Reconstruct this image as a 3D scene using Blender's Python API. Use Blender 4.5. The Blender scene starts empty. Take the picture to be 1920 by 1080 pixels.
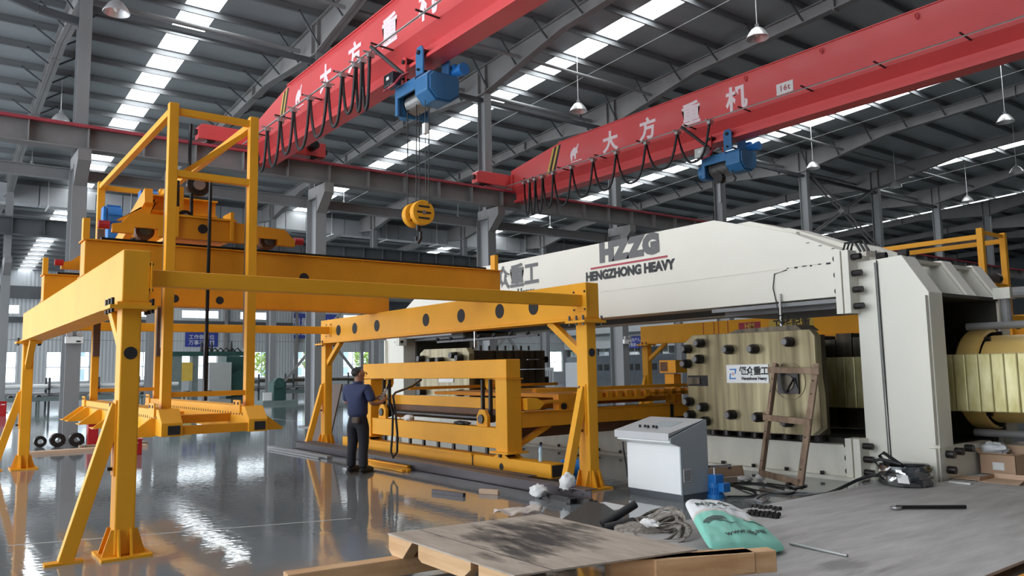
import bpy, bmesh, math, random
from mathutils import Vector, Matrix, noise
random.seed(7)
S = bpy.context.scene
COL = S.collection
PI = math.pi
# ------------------------------------------------------------------ camera
F_PX = 1461.37
yaw, pitch, roll = [math.radians(a) for a in (-52.8986, 5.9546, -0.9996)]
cy, sy, cp, sp = math.cos(yaw), math.sin(yaw), math.cos(pitch), math.sin(pitch)
fw = Vector((sy*cp, cy*cp, sp)); rt = Vector((cy, -sy, 0)); up = rt.cross(fw)
r2 = math.cos(roll)*rt + math.sin(roll)*up; u2 = -math.sin(roll)*rt + math.cos(roll)*up
cam = bpy.data.cameras.new('camera'); cam.sensor_width = 36; cam.lens = F_PX/1920*36
cam.clip_end = 500
co = bpy.data.objects.new('camera', cam); COL.objects.link(co)
co.matrix_world = Matrix(((r2.x, u2.x, -fw.x, 0), (r2.y, u2.y, -fw.y, 0), (r2.z, u2.z, -fw.z, 1.62), (0, 0, 0, 1)))
S.camera = co
# ------------------------------------------------------------------ world, light, exposure
W = bpy.data.worlds.new('world'); S.world = W; W.use_nodes = True
bg = W.node_tree.nodes['Background']; bg.inputs[0].default_value = (0.86, 0.93, 1.0, 1); bg.inputs[1].default_value = 4.2
S.view_settings.view_transform = 'Standard'; S.view_settings.look = 'None'
S.view_settings.gamma = 1; S.view_settings.use_curve_mapping = False
S.view_settings.exposure = 0.3
SKYLIGHT = 7.0
S.cycles.max_bounces = 8
# ------------------------------------------------------------------ materials
def nt(name):
    m = bpy.data.materials.new(name); m.use_nodes = True
    n = m.node_tree.nodes; return m, n, m.node_tree.links, n['Principled BSDF']
def mat(name, col, rough=0.5, metal=0.0, var=0.12, scale=(3, 3, 3), col2=None, bump=0.0, bscale=40, detail=4, lo=0.35, hi=0.7, coat=0.0, spec=0.5):
    m, n, l, p = nt(name)
    p.inputs['Roughness'].default_value = rough; p.inputs['Metallic'].default_value = metal
    p.inputs['Specular IOR Level'].default_value = spec
    if coat: p.inputs['Coat Weight'].default_value = coat; p.inputs['Coat Roughness'].default_value = 0.1
    tc = n.new('ShaderNodeTexCoord'); mp = n.new('ShaderNodeMapping'); mp.inputs['Scale'].default_value = scale
    nz = n.new('ShaderNodeTexNoise'); nz.inputs['Scale'].default_value = 1; nz.inputs['Detail'].default_value = detail
    cr = n.new('ShaderNodeValToRGB')
    c1 = col; c2 = col2 or tuple(c*(1-var) for c in col)
    cr.color_ramp.elements[0].position = lo; cr.color_ramp.elements[1].position = hi
    cr.color_ramp.elements[0].color = (*c2, 1); cr.color_ramp.elements[1].color = (*c1, 1)
    l.new(tc.outputs['Object'], mp.inputs[0]); l.new(mp.outputs[0], nz.inputs[0]); l.new(nz.outputs[0], cr.inputs[0]); l.new(cr.outputs[0], p.inputs['Base Color'])
    if bump:
        nb = n.new('ShaderNodeTexNoise'); nb.inputs['Scale'].default_value = bscale; nb.inputs['Detail'].default_value = 3
        b = n.new('ShaderNodeBump'); b.inputs['Strength'].default_value = bump; b.inputs['Distance'].default_value = 0.02
        l.new(tc.outputs['Object'], nb.inputs[0]); l.new(nb.outputs[0], b.inputs['Height']); l.new(b.outputs[0], p.inputs['Normal'])
    return m
def emis(name, col, s):
    m = bpy.data.materials.new(name); m.use_nodes = True; n = m.node_tree.nodes; n.clear()
    e = n.new('ShaderNodeEmission'); e.inputs[0].default_value = (*col, 1); e.inputs[1].default_value = s
    o = n.new('ShaderNodeOutputMaterial'); m.node_tree.links.new(e.outputs[0], o.inputs[0]); return m
def glassm(name, mixf=0.12):
    m = bpy.data.materials.new(name); m.use_nodes = True; n = m.node_tree.nodes; n.clear(); l = m.node_tree.links
    t = n.new('ShaderNodeBsdfTransparent'); t.inputs[0].default_value = (.95, .97, .97, 1)
    g = n.new('ShaderNodeBsdfGlossy'); g.inputs['Roughness'].default_value = 0.05
    x = n.new('ShaderNodeMixShader'); x.inputs[0].default_value = mixf; o = n.new('ShaderNodeOutputMaterial')
    l.new(t.outputs[0], x.inputs[1]); l.new(g.outputs[0], x.inputs[2]); l.new(x.outputs[0], o.inputs[0]); return m
M = {}
M['yel'] = mat('yellow_paint', (0.90, 0.41, 0.022), 0.5, var=0.10, scale=(1.5, 1.5, 1.5), spec=.3)
M['yeld'] = mat('deep_yellow_paint', (0.86, 0.345, 0.018), 0.5, var=0.12, scale=(2, 2, 2), spec=.3)
M['cream'] = mat('cream_paint', (0.80, 0.765, 0.67), 0.45, var=0.05, scale=(.8, .8, .8))
M['creamd'] = mat('grimy_cream_paint', (0.78, 0.75, 0.65), 0.5, var=0.14, scale=(5, 5, 1.2))
M['steel'] = mat('grey_steel_paint', (0.25, 0.24, 0.238), 0.55, var=0.2, scale=(1.2, 1.2, 1.2))
M['steell'] = mat('light_grey_steel_paint', (0.28, 0.282, 0.288), 0.5, var=0.14, scale=(1.5, 1.5, .6))
M['steeld'] = mat('dark_grey_steel_paint', (0.085, 0.09, 0.098), 0.55, var=0.2, scale=(1, 1, 1))
M['purlin'] = mat('galvanised_purlin', (0.25, 0.258, 0.27), 0.45, metal=.2, var=0.2, scale=(1, .5, 1))
M['foil'] = mat('roof_insulation_foil', (0.40, 0.43, 0.445), 0.42, metal=.25, var=0.22, scale=(.7, .25, .7), bump=.5, bscale=2.2)
M['sky'] = emis('translucent_skylight', (0.93, 0.985, 1.0), SKYLIGHT)
M['rail'] = mat('red_busbar', (0.42, 0.05, 0.07), 0.45, var=.2)
M['red'] = mat('crane_red_paint', (0.72, 0.075, 0.078), 0.42, var=.10, scale=(.6, .6, .6), coat=.1)
M['redb'] = mat('extinguisher_red', (0.5, 0.02, 0.025), 0.3)
M['pink'] = mat('white_decal', (0.88, 0.72, 0.74), .5, var=.04)
M['white'] = mat('white_paint', (0.85, 0.85, 0.84), 0.35, var=.03)
M['paper'] = mat('white_paper', (0.82, 0.80, 0.78), 0.8, var=.1, scale=(9, 9, 9))
M['lgrey'] = mat('light_grey_cabinet', (0.50, 0.51, 0.49), 0.4, var=.06)
M['cgrey'] = mat('console_side_grey', (0.36, 0.39, 0.41), 0.45, var=.06)
M['ctop'] = mat('brushed_console_top', (0.46, 0.45, 0.455), 0.4, metal=.25, var=.05)
M['cplinth'] = mat('charcoal_plinth', (0.09, 0.10, 0.11), .5)
M['black'] = mat('black_rubber', (0.018, 0.018, 0.02), 0.5, var=.3)
M['blackg'] = mat('glossy_black_plastic', (0.02, 0.022, 0.028), 0.15, var=.4, bump=.8, bscale=18)
M['dark'] = mat('dark_recess', (0.022, 0.021, 0.022), 0.7)
M['olive'] = mat('machine_dark_interior', (0.045, 0.042, 0.032), 0.6, var=.3)  # dark tone also stands in for shade in the press-end recess
M['hbeam'] = mat('mill_scale_steel', (0.085, 0.07, 0.078), 0.45, metal=.3, var=.3, scale=(.6, 4, 4))
M['iron'] = mat('dark_oiled_iron', (0.055, 0.05, 0.05), 0.35, metal=.7, var=.4, scale=(14, 14, 14))
M['metal'] = mat('bare_metal', (0.55, 0.55, 0.55), 0.3, metal=.9, var=.2)
M['zinc'] = mat('zinc_rod', (0.45, 0.45, 0.44), 0.4, metal=.7, var=.2)
M['blue'] = mat('hoist_blue_paint', (0.035, 0.16, 0.36), 0.38, var=.15, scale=(4, 4, 4))
M['motor'] = mat('motor_blue_paint', (0.02, 0.20, 0.60), 0.32, var=.15, scale=(8, 8, 8))
M['banner'] = mat('banner_blue', (0.035, 0.055, 0.30), 0.5, var=.15)
M['lamp'] = mat('aluminium_lamp_shade', (0.78, 0.76, 0.76), 0.3, metal=.55, var=.12, scale=(6, 6, 6))
M['plate'] = mat('oily_stainless_plate', (0.36, 0.31, 0.18), 0.36, metal=.5, scale=(9, 9, .5), col2=(0.135, 0.105, 0.055), lo=.3, hi=.72)
M['plate2'] = mat('oily_ridged_plate', (0.74, 0.68, 0.38), 0.42, metal=.35, scale=(7, 7, 2.4), col2=(0.45, 0.38, 0.14), lo=.3, hi=.7, detail=8)
M['plated'] = mat('dark_oiled_plate', (0.15, 0.125, 0.085), 0.35, metal=.5, scale=(8, 8, .6), col2=(0.045, 0.038, 0.03), lo=.3, hi=.7)
M['wood'] = mat('pine_timber', (0.70, 0.45, 0.245), 0.65, scale=(2, 2, 14), col2=(0.54, 0.31, 0.15), bump=.15, bscale=30)
M['woodx'] = mat('pine_timber_long', (0.72, 0.47, 0.26), 0.65, scale=(1.3, 10, 16), col2=(0.56, 0.33, 0.16), bump=.15, bscale=30)
M['woodo'] = mat('old_ladder_timber', (0.36, 0.245, 0.165), 0.75, scale=(9, 9, 3), col2=(0.20, 0.13, 0.085), bump=.3, bscale=40)
M['kraft'] = mat('pale_kraft_paper', (0.62, 0.52, 0.45), .8, var=.2, scale=(7, 7, 7))
M['cyly'] = mat('cylinder_yellow', (0.78, 0.52, 0.16), .4, var=.12)
M['card'] = mat('cardboard', (0.52, 0.34, 0.22), 0.8, var=.12, scale=(3, 3, 3))
M['cardi'] = mat('cardboard_inside', (0.62, 0.43, 0.30), 0.8, var=.12, scale=(3, 3, 3))
M['redbrown'] = mat('red_brown_finish', (0.17, 0.07, 0.03), 0.6, var=.3)  # plain red-brown for trolley wheels and the darker machine parts
M['brown'] = mat('brown_board', (0.135, 0.085, 0.065), 0.6, var=.2)
M['glass'] = glassm('window_glass')
M['wrap'] = glassm('plastic_wrap', .3)
M['alu'] = mat('window_frame_white', (0.62, 0.64, 0.65), 0.4, var=.05)
M['logo1'] = mat('black_lettering', (0.012, 0.012, 0.014), .5)
M['logo2'] = mat('grey_lettering', (0.10, 0.095, 0.095), .4)
M['logor'] = mat('red_lettering', (0.42, 0.035, 0.06), .5)
M['green'] = mat('machine_green', (0.035, 0.10, 0.085), .4, var=.25)
M['ggrey'] = mat('conveyor_green_grey', (0.20, 0.25, 0.24), .45, var=.2)
M['hazy'] = mat('hazard_yellow', (0.70, 0.48, 0.08), .5)
M['skin'] = mat('skin', (0.40, 0.20, 0.125), .5, var=.1)
M['hair'] = mat('black_hair', (0.012, 0.011, 0.012), .55, var=.4, scale=(60, 60, 60))
M['shirt'] = mat('navy_shirt', (0.045, 0.062, 0.15), .8, var=.3, scale=(7, 7, 3), bump=.35, bscale=9)
M['trous'] = mat('dark_trousers', (0.022, 0.024, 0.036), .8, var=.35, scale=(6, 6, 2), bump=.3, bscale=9)
M['pouch'] = mat('worn_leather', (0.16, 0.12, 0.10), .7, var=.3)
M['bagw'] = mat('white_woven_sack', (0.82, 0.84, 0.86), .45, var=.06, scale=(20, 20, 20), bump=.2, bscale=60)
M['strap'] = mat('grey_webbing', (0.36, 0.32, 0.28), .75, scale=(30, 30, 30), col2=(0.15, 0.125, 0.105), bump=.3, bscale=60)
M['pale'] = mat('pale_facade', (0.75, 0.77, 0.80), .7, var=.05)
M['paneb'] = mat('facade_pane', (0.30, 0.40, 0.50), .2, var=.1)
M['leaf'] = mat('tree_foliage', (0.33, 0.42, 0.06), .6, scale=(3, 3, 3), col2=(0.12, 0.22, 0.04))
M['bark'] = mat('bark', (0.12, 0.09, 0.06), .8)
M['ground'] = mat('outdoor_concrete', (0.45, 0.45, 0.44), .8)
M['cladl'] = mat('duct_sheet', (0.55, 0.56, 0.58), .4, metal=.25, var=.18, scale=(.6, .6, .6))
M['office'] = mat('office_dark_cladding', (0.10, 0.115, 0.135), .5, var=.2)
def ribbed(name, col, axis='Y', sc=9, rough=.5, strength=.5):
    m, n, l, p = nt(name); p.inputs['Roughness'].default_value = rough; p.inputs['Base Color'].default_value = (*col, 1)
    tc = n.new('ShaderNodeTexCoord'); w = n.new('ShaderNodeTexWave'); w.bands_direction = axis; w.inputs['Scale'].default_value = sc
    b = n.new('ShaderNodeBump'); b.inputs['Strength'].default_value = strength; b.inputs['Distance'].default_value = .04
    l.new(tc.outputs['Object'], w.inputs[0]); l.new(w.outputs['Fac'], b.inputs['Height']); l.new(b.outputs[0], p.inputs['Normal'])
    return m
M['clad'] = ribbed('ribbed_wall_cladding', (0.50, 0.52, 0.53), 'Y', 1.1)
M['cladp'] = mat('plain_wall_panel', (0.52, 0.54, 0.56), .5, var=.06)
def floor_mat():
    m, n, l, p = nt('polished_grey_floor')
    tc = n.new('ShaderNodeTexCoord')
    nz = n.new('ShaderNodeTexNoise'); nz.inputs['Scale'].default_value = .45; nz.inputs['Detail'].default_value = 7
    cr = n.new('ShaderNodeValToRGB'); cr.color_ramp.elements[0].position = .3; cr.color_ramp.elements[1].position = .75
    cr.color_ramp.elements[0].color = (.165, .18, .185, 1); cr.color_ramp.elements[1].color = (.25, .26, .265, 1)
    l.new(tc.outputs['Object'], nz.inputs[0]); l.new(nz.outputs[0], cr.inputs[0])
    # scuffs
    mp = n.new('ShaderNodeMapping'); mp.inputs['Scale'].default_value = (.5, 3.5, 1); mp.inputs['Rotation'].default_value = (0, 0, .5)
    n2 = n.new('ShaderNodeTexNoise'); n2.inputs['Scale'].default_value = 1.6; n2.inputs['Detail'].default_value = 8
    c2 = n.new('ShaderNodeValToRGB'); c2.color_ramp.elements[0].position = .62; c2.color_ramp.elements[1].position = .8
    l.new(tc.outputs['Object'], mp.inputs[0]); l.new(mp.outputs[0], n2.inputs[0]); l.new(n2.outputs[0], c2.inputs[0])
    mx = n.new('ShaderNodeMixRGB'); mx.inputs[2].default_value = (.25, .25, .24, 1)
    mt = n.new('ShaderNodeMath'); mt.operation = 'MULTIPLY'; mt.inputs[1].default_value = .5
    l.new(c2.outputs[0], mt.inputs[0]); l.new(mt.outputs[0], mx.inputs[0]); l.new(cr.outputs[0], mx.inputs[1]); l.new(mx.outputs[0], p.inputs['Base Color'])
    p.inputs['IOR'].default_value = 1.9
    rr = n.new('ShaderNodeMapRange'); rr.inputs['To Min'].default_value = .02; rr.inputs['To Max'].default_value = .09
    l.new(n2.outputs[0], rr.inputs[0]); l.new(rr.outputs[0], p.inputs['Roughness'])
    nb = n.new('ShaderNodeTexNoise'); nb.inputs['Scale'].default_value = 11; nb.inputs['Detail'].default_value = 1.5
    b = n.new('ShaderNodeBump'); b.inputs['Strength'].default_value = .5; b.inputs['Distance'].default_value = .0018
    l.new(tc.outputs['Object'], nb.inputs[0]); l.new(nb.outputs[0], b.inputs['Height']); l.new(b.outputs[0], p.inputs['Normal'])
    return m
M['floor'] = floor_mat()
def board_mat(name, ca, cb, stain, sc, rot=0.0, stains=None):
    m, n, l, p = nt(name); p.inputs['Roughness'].default_value = .72
    tc = n.new('ShaderNodeTexCoord'); mp = n.new('ShaderNodeMapping'); mp.inputs['Scale'].default_value = sc; mp.inputs['Rotation'].default_value = (0, 0, rot)
    nz = n.new('ShaderNodeTexNoise'); nz.inputs['Scale'].default_value = 1; nz.inputs['Detail'].default_value = 9; nz.inputs['Roughness'].default_value = .65
    cr = n.new('ShaderNodeValToRGB'); cr.color_ramp.elements[0].position = .3; cr.color_ramp.elements[1].position = .7
    cr.color_ramp.elements[0].color = (*ca, 1); cr.color_ramp.elements[1].color = (*cb, 1)
    l.new(tc.outputs['Object'], mp.inputs[0]); l.new(mp.outputs[0], nz.inputs[0]); l.new(nz.outputs[0], cr.inputs[0])
    last = cr.outputs[0]
    for (x, y, r, st) in (stains or []):
        sub = n.new('ShaderNodeVectorMath'); sub.operation = 'SUBTRACT'; sub.inputs[1].default_value = (x, y, 0)
        ln = n.new('ShaderNodeVectorMath'); ln.operation = 'LENGTH'
        l.new(tc.outputs['Object'], sub.inputs[0]); l.new(sub.outputs[0], ln.inputs[0])
        ad = n.new('ShaderNodeMath'); ad.operation = 'MULTIPLY_ADD'; ad.inputs[1].default_value = 1.1; ad.inputs[2].default_value = -.55
        l.new(nz.outputs[0], ad.inputs[0])
        sm = n.new('ShaderNodeMath'); l.new(ad.outputs[0], sm.inputs[0]); l.new(ln.outputs['Value'], sm.inputs[1])
        mr = n.new('ShaderNodeMapRange'); mr.inputs['From Min'].default_value = r*.25; mr.inputs['From Max'].default_value = r
        mr.inputs['To Min'].default_value = st; mr.inputs['To Max'].default_value = 0
        l.new(sm.outputs[0], mr.inputs[0])
        mx = n.new('ShaderNodeMixRGB'); mx.inputs[2].default_value = (*stain, 1)
        l.new(mr.outputs[0], mx.inputs[0]); l.new(last, mx.inputs[1]); last = mx.outputs[0]
    l.new(last, p.inputs['Base Color'])
    b = n.new('ShaderNodeBump'); b.inputs['Strength'].default_value = .2; b.inputs['Distance'].default_value = .01
    l.new(nz.outputs[0], b.inputs['Height']); l.new(b.outputs[0], p.inputs['Normal'])
    return m
M['deck'] = board_mat('worn_deck_board', (.33, .31, .295), (.54, .515, .50), (.1, .09, .09), (5, .9, 1), .35, [(.6, -2.6, .25, .4), (1.3, .3, .2, .35)])
M['ply'] = board_mat('oil_stained_plywood', (.33, .265, .205), (.53, .445, .365), (.02, .018, .02), (2.2, 9, 1), 0, [(.05, .05, .52, .95), (-.45, .2, .33, .9), (.3, -.3, .3, .8), (-.15, .45, .3, .8), (-.35, -.2, .25, .6)])
# ------------------------------------------------------------------ mesh helper
def frame_of(d):
    d = d.normalized(); a = Vector((0, 0, 1)) if abs(d.z) < .95 else Vector((1, 0, 0))
    u = d.cross(a).normalized(); v = u.cross(d).normalized(); return u, v
class MB:
    def __init__(s): s.v = []; s.f = []
    def add(s, vs, fs):
        o = len(s.v); s.v += [Vector(v) for v in vs]; s.f += [[i+o for i in f] for f in fs]; return s
    def box(s, x0, x1, y0, y1, z0, z1):
        if x0 > x1: x0, x1 = x1, x0
        if y0 > y1: y0, y1 = y1, y0
        if z0 > z1: z0, z1 = z1, z0
        return s.add([(x0,y0,z0),(x1,y0,z0),(x1,y1,z0),(x0,y1,z0),(x0,y0,z1),(x1,y0,z1),(x1,y1,z1),(x0,y1,z1)],
            [(0,3,2,1),(4,5,6,7),(0,1,5,4),(1,2,6,5),(2,3,7,6),(3,0,4,7)])
    def bar(s, a, b, w, h, side=None):
        a, b = Vector(a), Vector(b); d = (b-a).normalized()
        if side is None: u, v = frame_of(d)
        else:
            u = Vector(side); u = (u-d*u.dot(d)).normalized(); v = d.cross(u)
        u = u*w/2; v = v*h/2
        return s.add([a-u-v, a+u-v, a+u+v, a-u+v, b-u-v, b+u-v, b+u+v, b-u+v],
            [(0,3,2,1),(4,5,6,7),(0,1,5,4),(1,2,6,5),(2,3,7,6),(3,0,4,7)])
    def cyl(s, a, b, r, n=12, r2=None, cap=True):
        a, b = Vector(a), Vector(b); u, v = frame_of(b-a); r2 = r if r2 is None else r2; vs = []
        for c, q in ((a, r), (b, r2)):
            for i in range(n):
                t = 2*PI*i/n; vs.append(c+u*q*math.cos(t)+v*q*math.sin(t))
        fs = [(i, (i+1) % n, n+(i+1) % n, n+i) for i in range(n)]
        if cap: fs += [tuple(range(n-1, -1, -1)), tuple(range(n, 2*n))]
        return s.add(vs, fs)
    def prism(s, pts, axis, a0, a1):
        n = len(pts); vs = []
        for a in (a0, a1):
            for (p, q) in pts: vs.append((a, p, q) if axis == 'x' else (p, a, q) if axis == 'y' else (p, q, a))
        return s.add(vs, [tuple(range(n-1, -1, -1)), tuple(range(n, 2*n))]+[(i, (i+1) % n, n+(i+1) % n, n+i) for i in range(n)])
    def lathe(s, prof, c, axis='z', n=20):
        vs = []; m = len(prof)
        for (r, h) in prof:
            for i in range(n):
                t = 2*PI*i/n; a, b = r*math.cos(t), r*math.sin(t)
                vs.append((c[0]+a, c[1]+b, c[2]+h) if axis == 'z' else (c[0]+h, c[1]+a, c[2]+b) if axis == 'x' else (c[0]+a, c[1]+h, c[2]+b))
        fs = [(j*n+i, j*n+(i+1) % n, (j+1)*n+(i+1) % n, (j+1)*n+i) for j in range(m-1) for i in range(n)]
        return s.add(vs, fs)
    def tube(s, pts, r, n=8):
        pts = [Vector(p) for p in pts]; vs = []; fs = []; pu = None
        for i, p in enumerate(pts):
            d = (pts[min(i+1, len(pts)-1)]-pts[max(i-1, 0)]).normalized()
            if pu is None: u, v = frame_of(d)
            else: u = (pu-d*pu.dot(d)).normalized(); v = d.cross(u)
            pu = u
            for k in range(n):
                t = 2*PI*k/n; vs.append(p+u*r*math.cos(t)+v*r*math.sin(t))
        for i in range(len(pts)-1):
            for k in range(n): fs.append((i*n+k, i*n+(k+1) % n, (i+1)*n+(k+1) % n, (i+1)*n+k))
        m = len(pts)-1
        fs += [tuple(range(n-1, -1, -1)), tuple(m*n+k for k in range(n))]
        return s.add(vs, fs)
    def ball(s, c, r, n=12, m=8, sc=(1, 1, 1)):
        pr = [(max(r*math.sin(PI*i/m), 1e-4), -r*math.cos(PI*i/m)) for i in range(m+1)]
        k = len(s.v); s.lathe(pr, (0, 0, 0), 'z', n)
        for i in range(k, len(s.v)): s.v[i] = Vector((s.v[i].x*sc[0]+c[0], s.v[i].y*sc[1]+c[1], s.v[i].z*sc[2]+c[2]))
        return s
    def ibeam(s, axis, a0, a1, c, ztop, h, w, tf=.03, tw=.02):
        z0 = ztop-h
        P = [(-w/2, z0), (w/2, z0), (w/2, z0+tf), (tw/2, z0+tf), (tw/2, ztop-tf), (w/2, ztop-tf), (w/2, ztop), (-w/2, ztop), (-w/2, ztop-tf), (-tw/2, ztop-tf), (-tw/2, z0+tf), (-w/2, z0+tf)]
        return s.prism([(p+c, q) for p, q in P], axis, a0, a1)
    def build(s, name, m, parent=None, bevel=0, smooth=None):
        off = OFF.get(parent.name, Vector((0, 0, 0))) if parent else Vector((0, 0, 0))
        me = bpy.data.meshes.new(name)
        me.from_pydata([tuple(v-off) for v in s.v], [], s.f)
        bm = bmesh.new(); bm.from_mesh(me); bmesh.ops.recalc_face_normals(bm, faces=bm.faces); bm.to_mesh(me); bm.free()
        if smooth is not None:
            for p in me.polygons: p.use_smooth = True
            me.set_sharp_from_angle(angle=math.radians(smooth))
        if m: me.materials.append(M[m] if isinstance(m, str) else m)
        o = bpy.data.objects.new(name, me); COL.objects.link(o)
        if parent: o.parent = parent; OFF[o.name] = off
        else: OFF[o.name] = off
        if bevel:
            b = o.modifiers.new('bevel', 'BEVEL'); b.width = bevel; b.segments = 2; b.limit_method = 'ANGLE'
        return o
OFF = {}
def tag(o, label, cat, group=None):
    o['label'] = label; o['category'] = cat
    if group: o['group'] = group
    return o
def thing(name, label, cat, loc, group=None):
    o = bpy.data.objects.new(name, None); COL.objects.link(o); o.location = loc; o.empty_display_size = .1
    OFF[o.name] = Vector(loc); return tag(o, label, cat, group)
def struct(o): o['kind'] = 'structure'; return o
def stuff(o): o['kind'] = 'stuff'; return o
def dup(o, d, parent=None):
    c = o.copy(); COL.objects.link(c)
    if parent is None: c.location = Vector(o.location)+Vector(d)
    else: c.parent = parent
    OFF[c.name] = OFF[o.name]+Vector(d)
    for ch in o.children: dup(ch, d, c)
    return c
def rep(o, d, parent):            # a shifted repeat of one part, sharing its mesh
    c = o.copy(); COL.objects.link(c); c.parent = parent; c.location = Vector(o.location)+Vector(d); OFF[c.name] = OFF[o.name]; return c
Bf = None
def text_mesh(body, size, bold=0.0, sx=1.0, space=1.0, align='CENTER'):
    c = bpy.data.curves.new('t', 'FONT'); c.body = body; c.size = size; c.offset = bold; c.align_x = align; c.align_y = 'CENTER'; c.space_character = space
    c.resolution_u = 3
    o = bpy.data.objects.new('t', c); COL.objects.link(o); bpy.context.view_layer.update()
    me = bpy.data.meshes.new_from_object(o.evaluated_get(bpy.context.evaluated_depsgraph_get()))
    bpy.data.objects.remove(o); vs = [(v.co.x*sx, v.co.y) for v in me.vertices]; fs = [list(p.vertices) for p in me.polygons]
    bpy.data.meshes.remove(me); return vs, fs
def text(name, body, loc, size, m, parent, plane='-y', bold=0.0, sx=1.0, space=1.0, shear=0):
    vs, fs = text_mesh(body, size, bold, sx, space); L = Vector(loc); q = MB()
    if plane == '-y': q.add([L+Vector((a, 0, b)) for a, b in vs], fs)
    elif plane == '+x': q.add([L+Vector((0, a, b)) for a, b in vs], fs)
    o = q.build(name, m, parent); return o
ROWY = [3.0, 9.5, 15.9, 22.4, 29.2, 36.2, 43.4, 50.8]
ZR = lambda x: 12.9+.05*(x+22.5)      # underside of the roof sheet
# ================================================================== SETTING
fl = MB().box(-80, 16, -18, 92, -.3, 0).build('floor', 'floor'); struct(fl)
for a_, b_ in (((-10.5, .62), (-6.2, .30)), ((-9.6, .35), (-6.2, .12)), ((-9.2, .75), (-8.2, 3.9)), ((-30, 10.2), (-16, 10.2))):
    MB().bar((*a_, .0004), (*b_, .0004), .03, .001, (0, 1, 0)).build('floor_joint', 'lgrey', fl)
gr = MB().box(-220, -80, -120, 160, -.35, -.05).build('trim_1', 'ground'); struct(gr)
# roof
roof = MB(); ys = [-18]
SKY = [(-7.05, -6.05), (5.85, 6.85), (18.0, 19.0), (32.7, 33.7), (46.0, 47.0)]
XA, XB = -74.2, 13.2
SKY.append((59.0, 60.0))
seg = [(-18, -7.05), (-6.05, 5.85), (6.85, 18.0), (19.0, 32.7), (33.7, 46.0), (47.0, 59.0), (60.0, 90)]
def slab(mb, y0, y1, x0, x1, t=.08):
    return mb.prism([(x0, ZR(x0)), (x1, ZR(x1)), (x1, ZR(x1)+t), (x0, ZR(x0)+t)], 'y', y0, y1)
ceil = slab(MB(), *seg[0], XA, XB).build('ceiling', 'foil'); struct(ceil)
for a, b in seg[1:]: slab(MB(), a, b, XA, XB).build('roof_sheet', 'foil', ceil)
PX = [-22.2+1.72*k for k in range(-30, 20)]
p0 = None
for x in PX:
    if x < -73.5 or x > XB-.3: continue
    z = ZR(x)
    o = MB().box(x-.035, x+.035, -18, 90, z-.24, z-.215).box(x-.035, x-.02, -18, 90, z-.24, z).box(x-.035, x+.035, -18, 90, z-.03, z-.002).build('purlin', 'purlin', ceil)
for (a, b) in SKY:
    pan = None
    for x in PX:
        if x < -73.5 or x > -5: continue
        if pan is None:
            pan = MB().prism([(x+.03, ZR(x)+.02), (x+1.7, ZR(x+1.7)+.02), (x+1.7, ZR(x+1.7)+.05), (x+.03, ZR(x)+.05)], 'y', a, b).build('skylight_panel', 'sky', ceil); x00 = x
        else: rep(pan, (x-x00, 0, .05*(x-x00)), ceil)
# rafters with haunches over the columns
def raf_low(x):
    d = .45
    for c in (-22.5, -44.0, -66):
        t = max(0, 1-abs(x-c)/4.5); d = max(d, .45+.62*t)
    return ZR(x)-.26-d
xs = [-74, -70, -66, -62, -56, -48.5, -46, -44, -42, -39.5, -34, -27, -24.7, -22.5, -20.3, -18, -12, -4, 4, 12]
for y in ROWY+[58.2, 65.6, 73.0, 80.4, -3.5]:
    mb = MB()
    U = [(x, ZR(x)-.255) for x in xs]; Lw = [(x, raf_low(x)) for x in xs]
    mb.prism(U+Lw[::-1], 'y', y-.012, y+.012)
    mb.prism([(x, z+.03) for x, z in Lw]+Lw[::-1], 'y', y-.14, y+.14)
    mb.prism([(x, z) for x, z in U]+[(x, z-.03) for x, z in U[::-1]], 'y', y-.12, y+.12)
    rf = mb.build('rafter', 'steel', ceil)
    st = MB()
    for c in (-22.5, -44):
        for dx in (-.22, .22): st.box(c+dx-.01, c+dx+.01, y-.13, y+.13, raf_low(c)+.1, ZR(c)-.29)
    for x in (-34, -28.3, -12.5): st.box(x-.02, x+.02, y-.14, y+.14, raf_low(x)-.05, ZR(x)-.26)
    stuff(st.build('stiffener_plate', 'steel', rf))
fb = None
for y in ROWY[:6]:
    for x in PX:
        if x < -38 or x > -9: continue
        for sgn in (-1, 1):
            a = Vector((x, y+sgn*.02, raf_low(x)+.04)); b = Vector((x, y+sgn*.75, ZR(x)-.16))
            MB().bar(a, b, .05, .05).build('fly_brace', 'steeld', ceil)
# strut tubes between rafters (one line per column row) and bare tie pipes
for i in range(len(ROWY)-1):
    y0, y1 = ROWY[i], ROWY[i+1]
    MB().cyl((-23.6, y0+.15, 12.05), (-23.6, y1-.15, 12.05), .075, 10).build('tie_pipe', 'steell', ceil)
    MB().cyl((-20.2, y0+.15, 12.2), (-20.2, y1-.15, 12.2), .06, 10).build('tie_pipe', 'steell', ceil)
    MB().bar((-22.5, y0+.1, 11.35), (-22.5, y1-.1, 11.35), .16, .14).build('eave_strut', 'steeld', ceil)
for yy in (19.6, 34.4, 47.6):
    MB().bar((-60, yy, ZR(-60)-.33), (4, yy, ZR(4)-.33), .022, .022).build('bracing_rod', 'steell', ceil)
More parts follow.
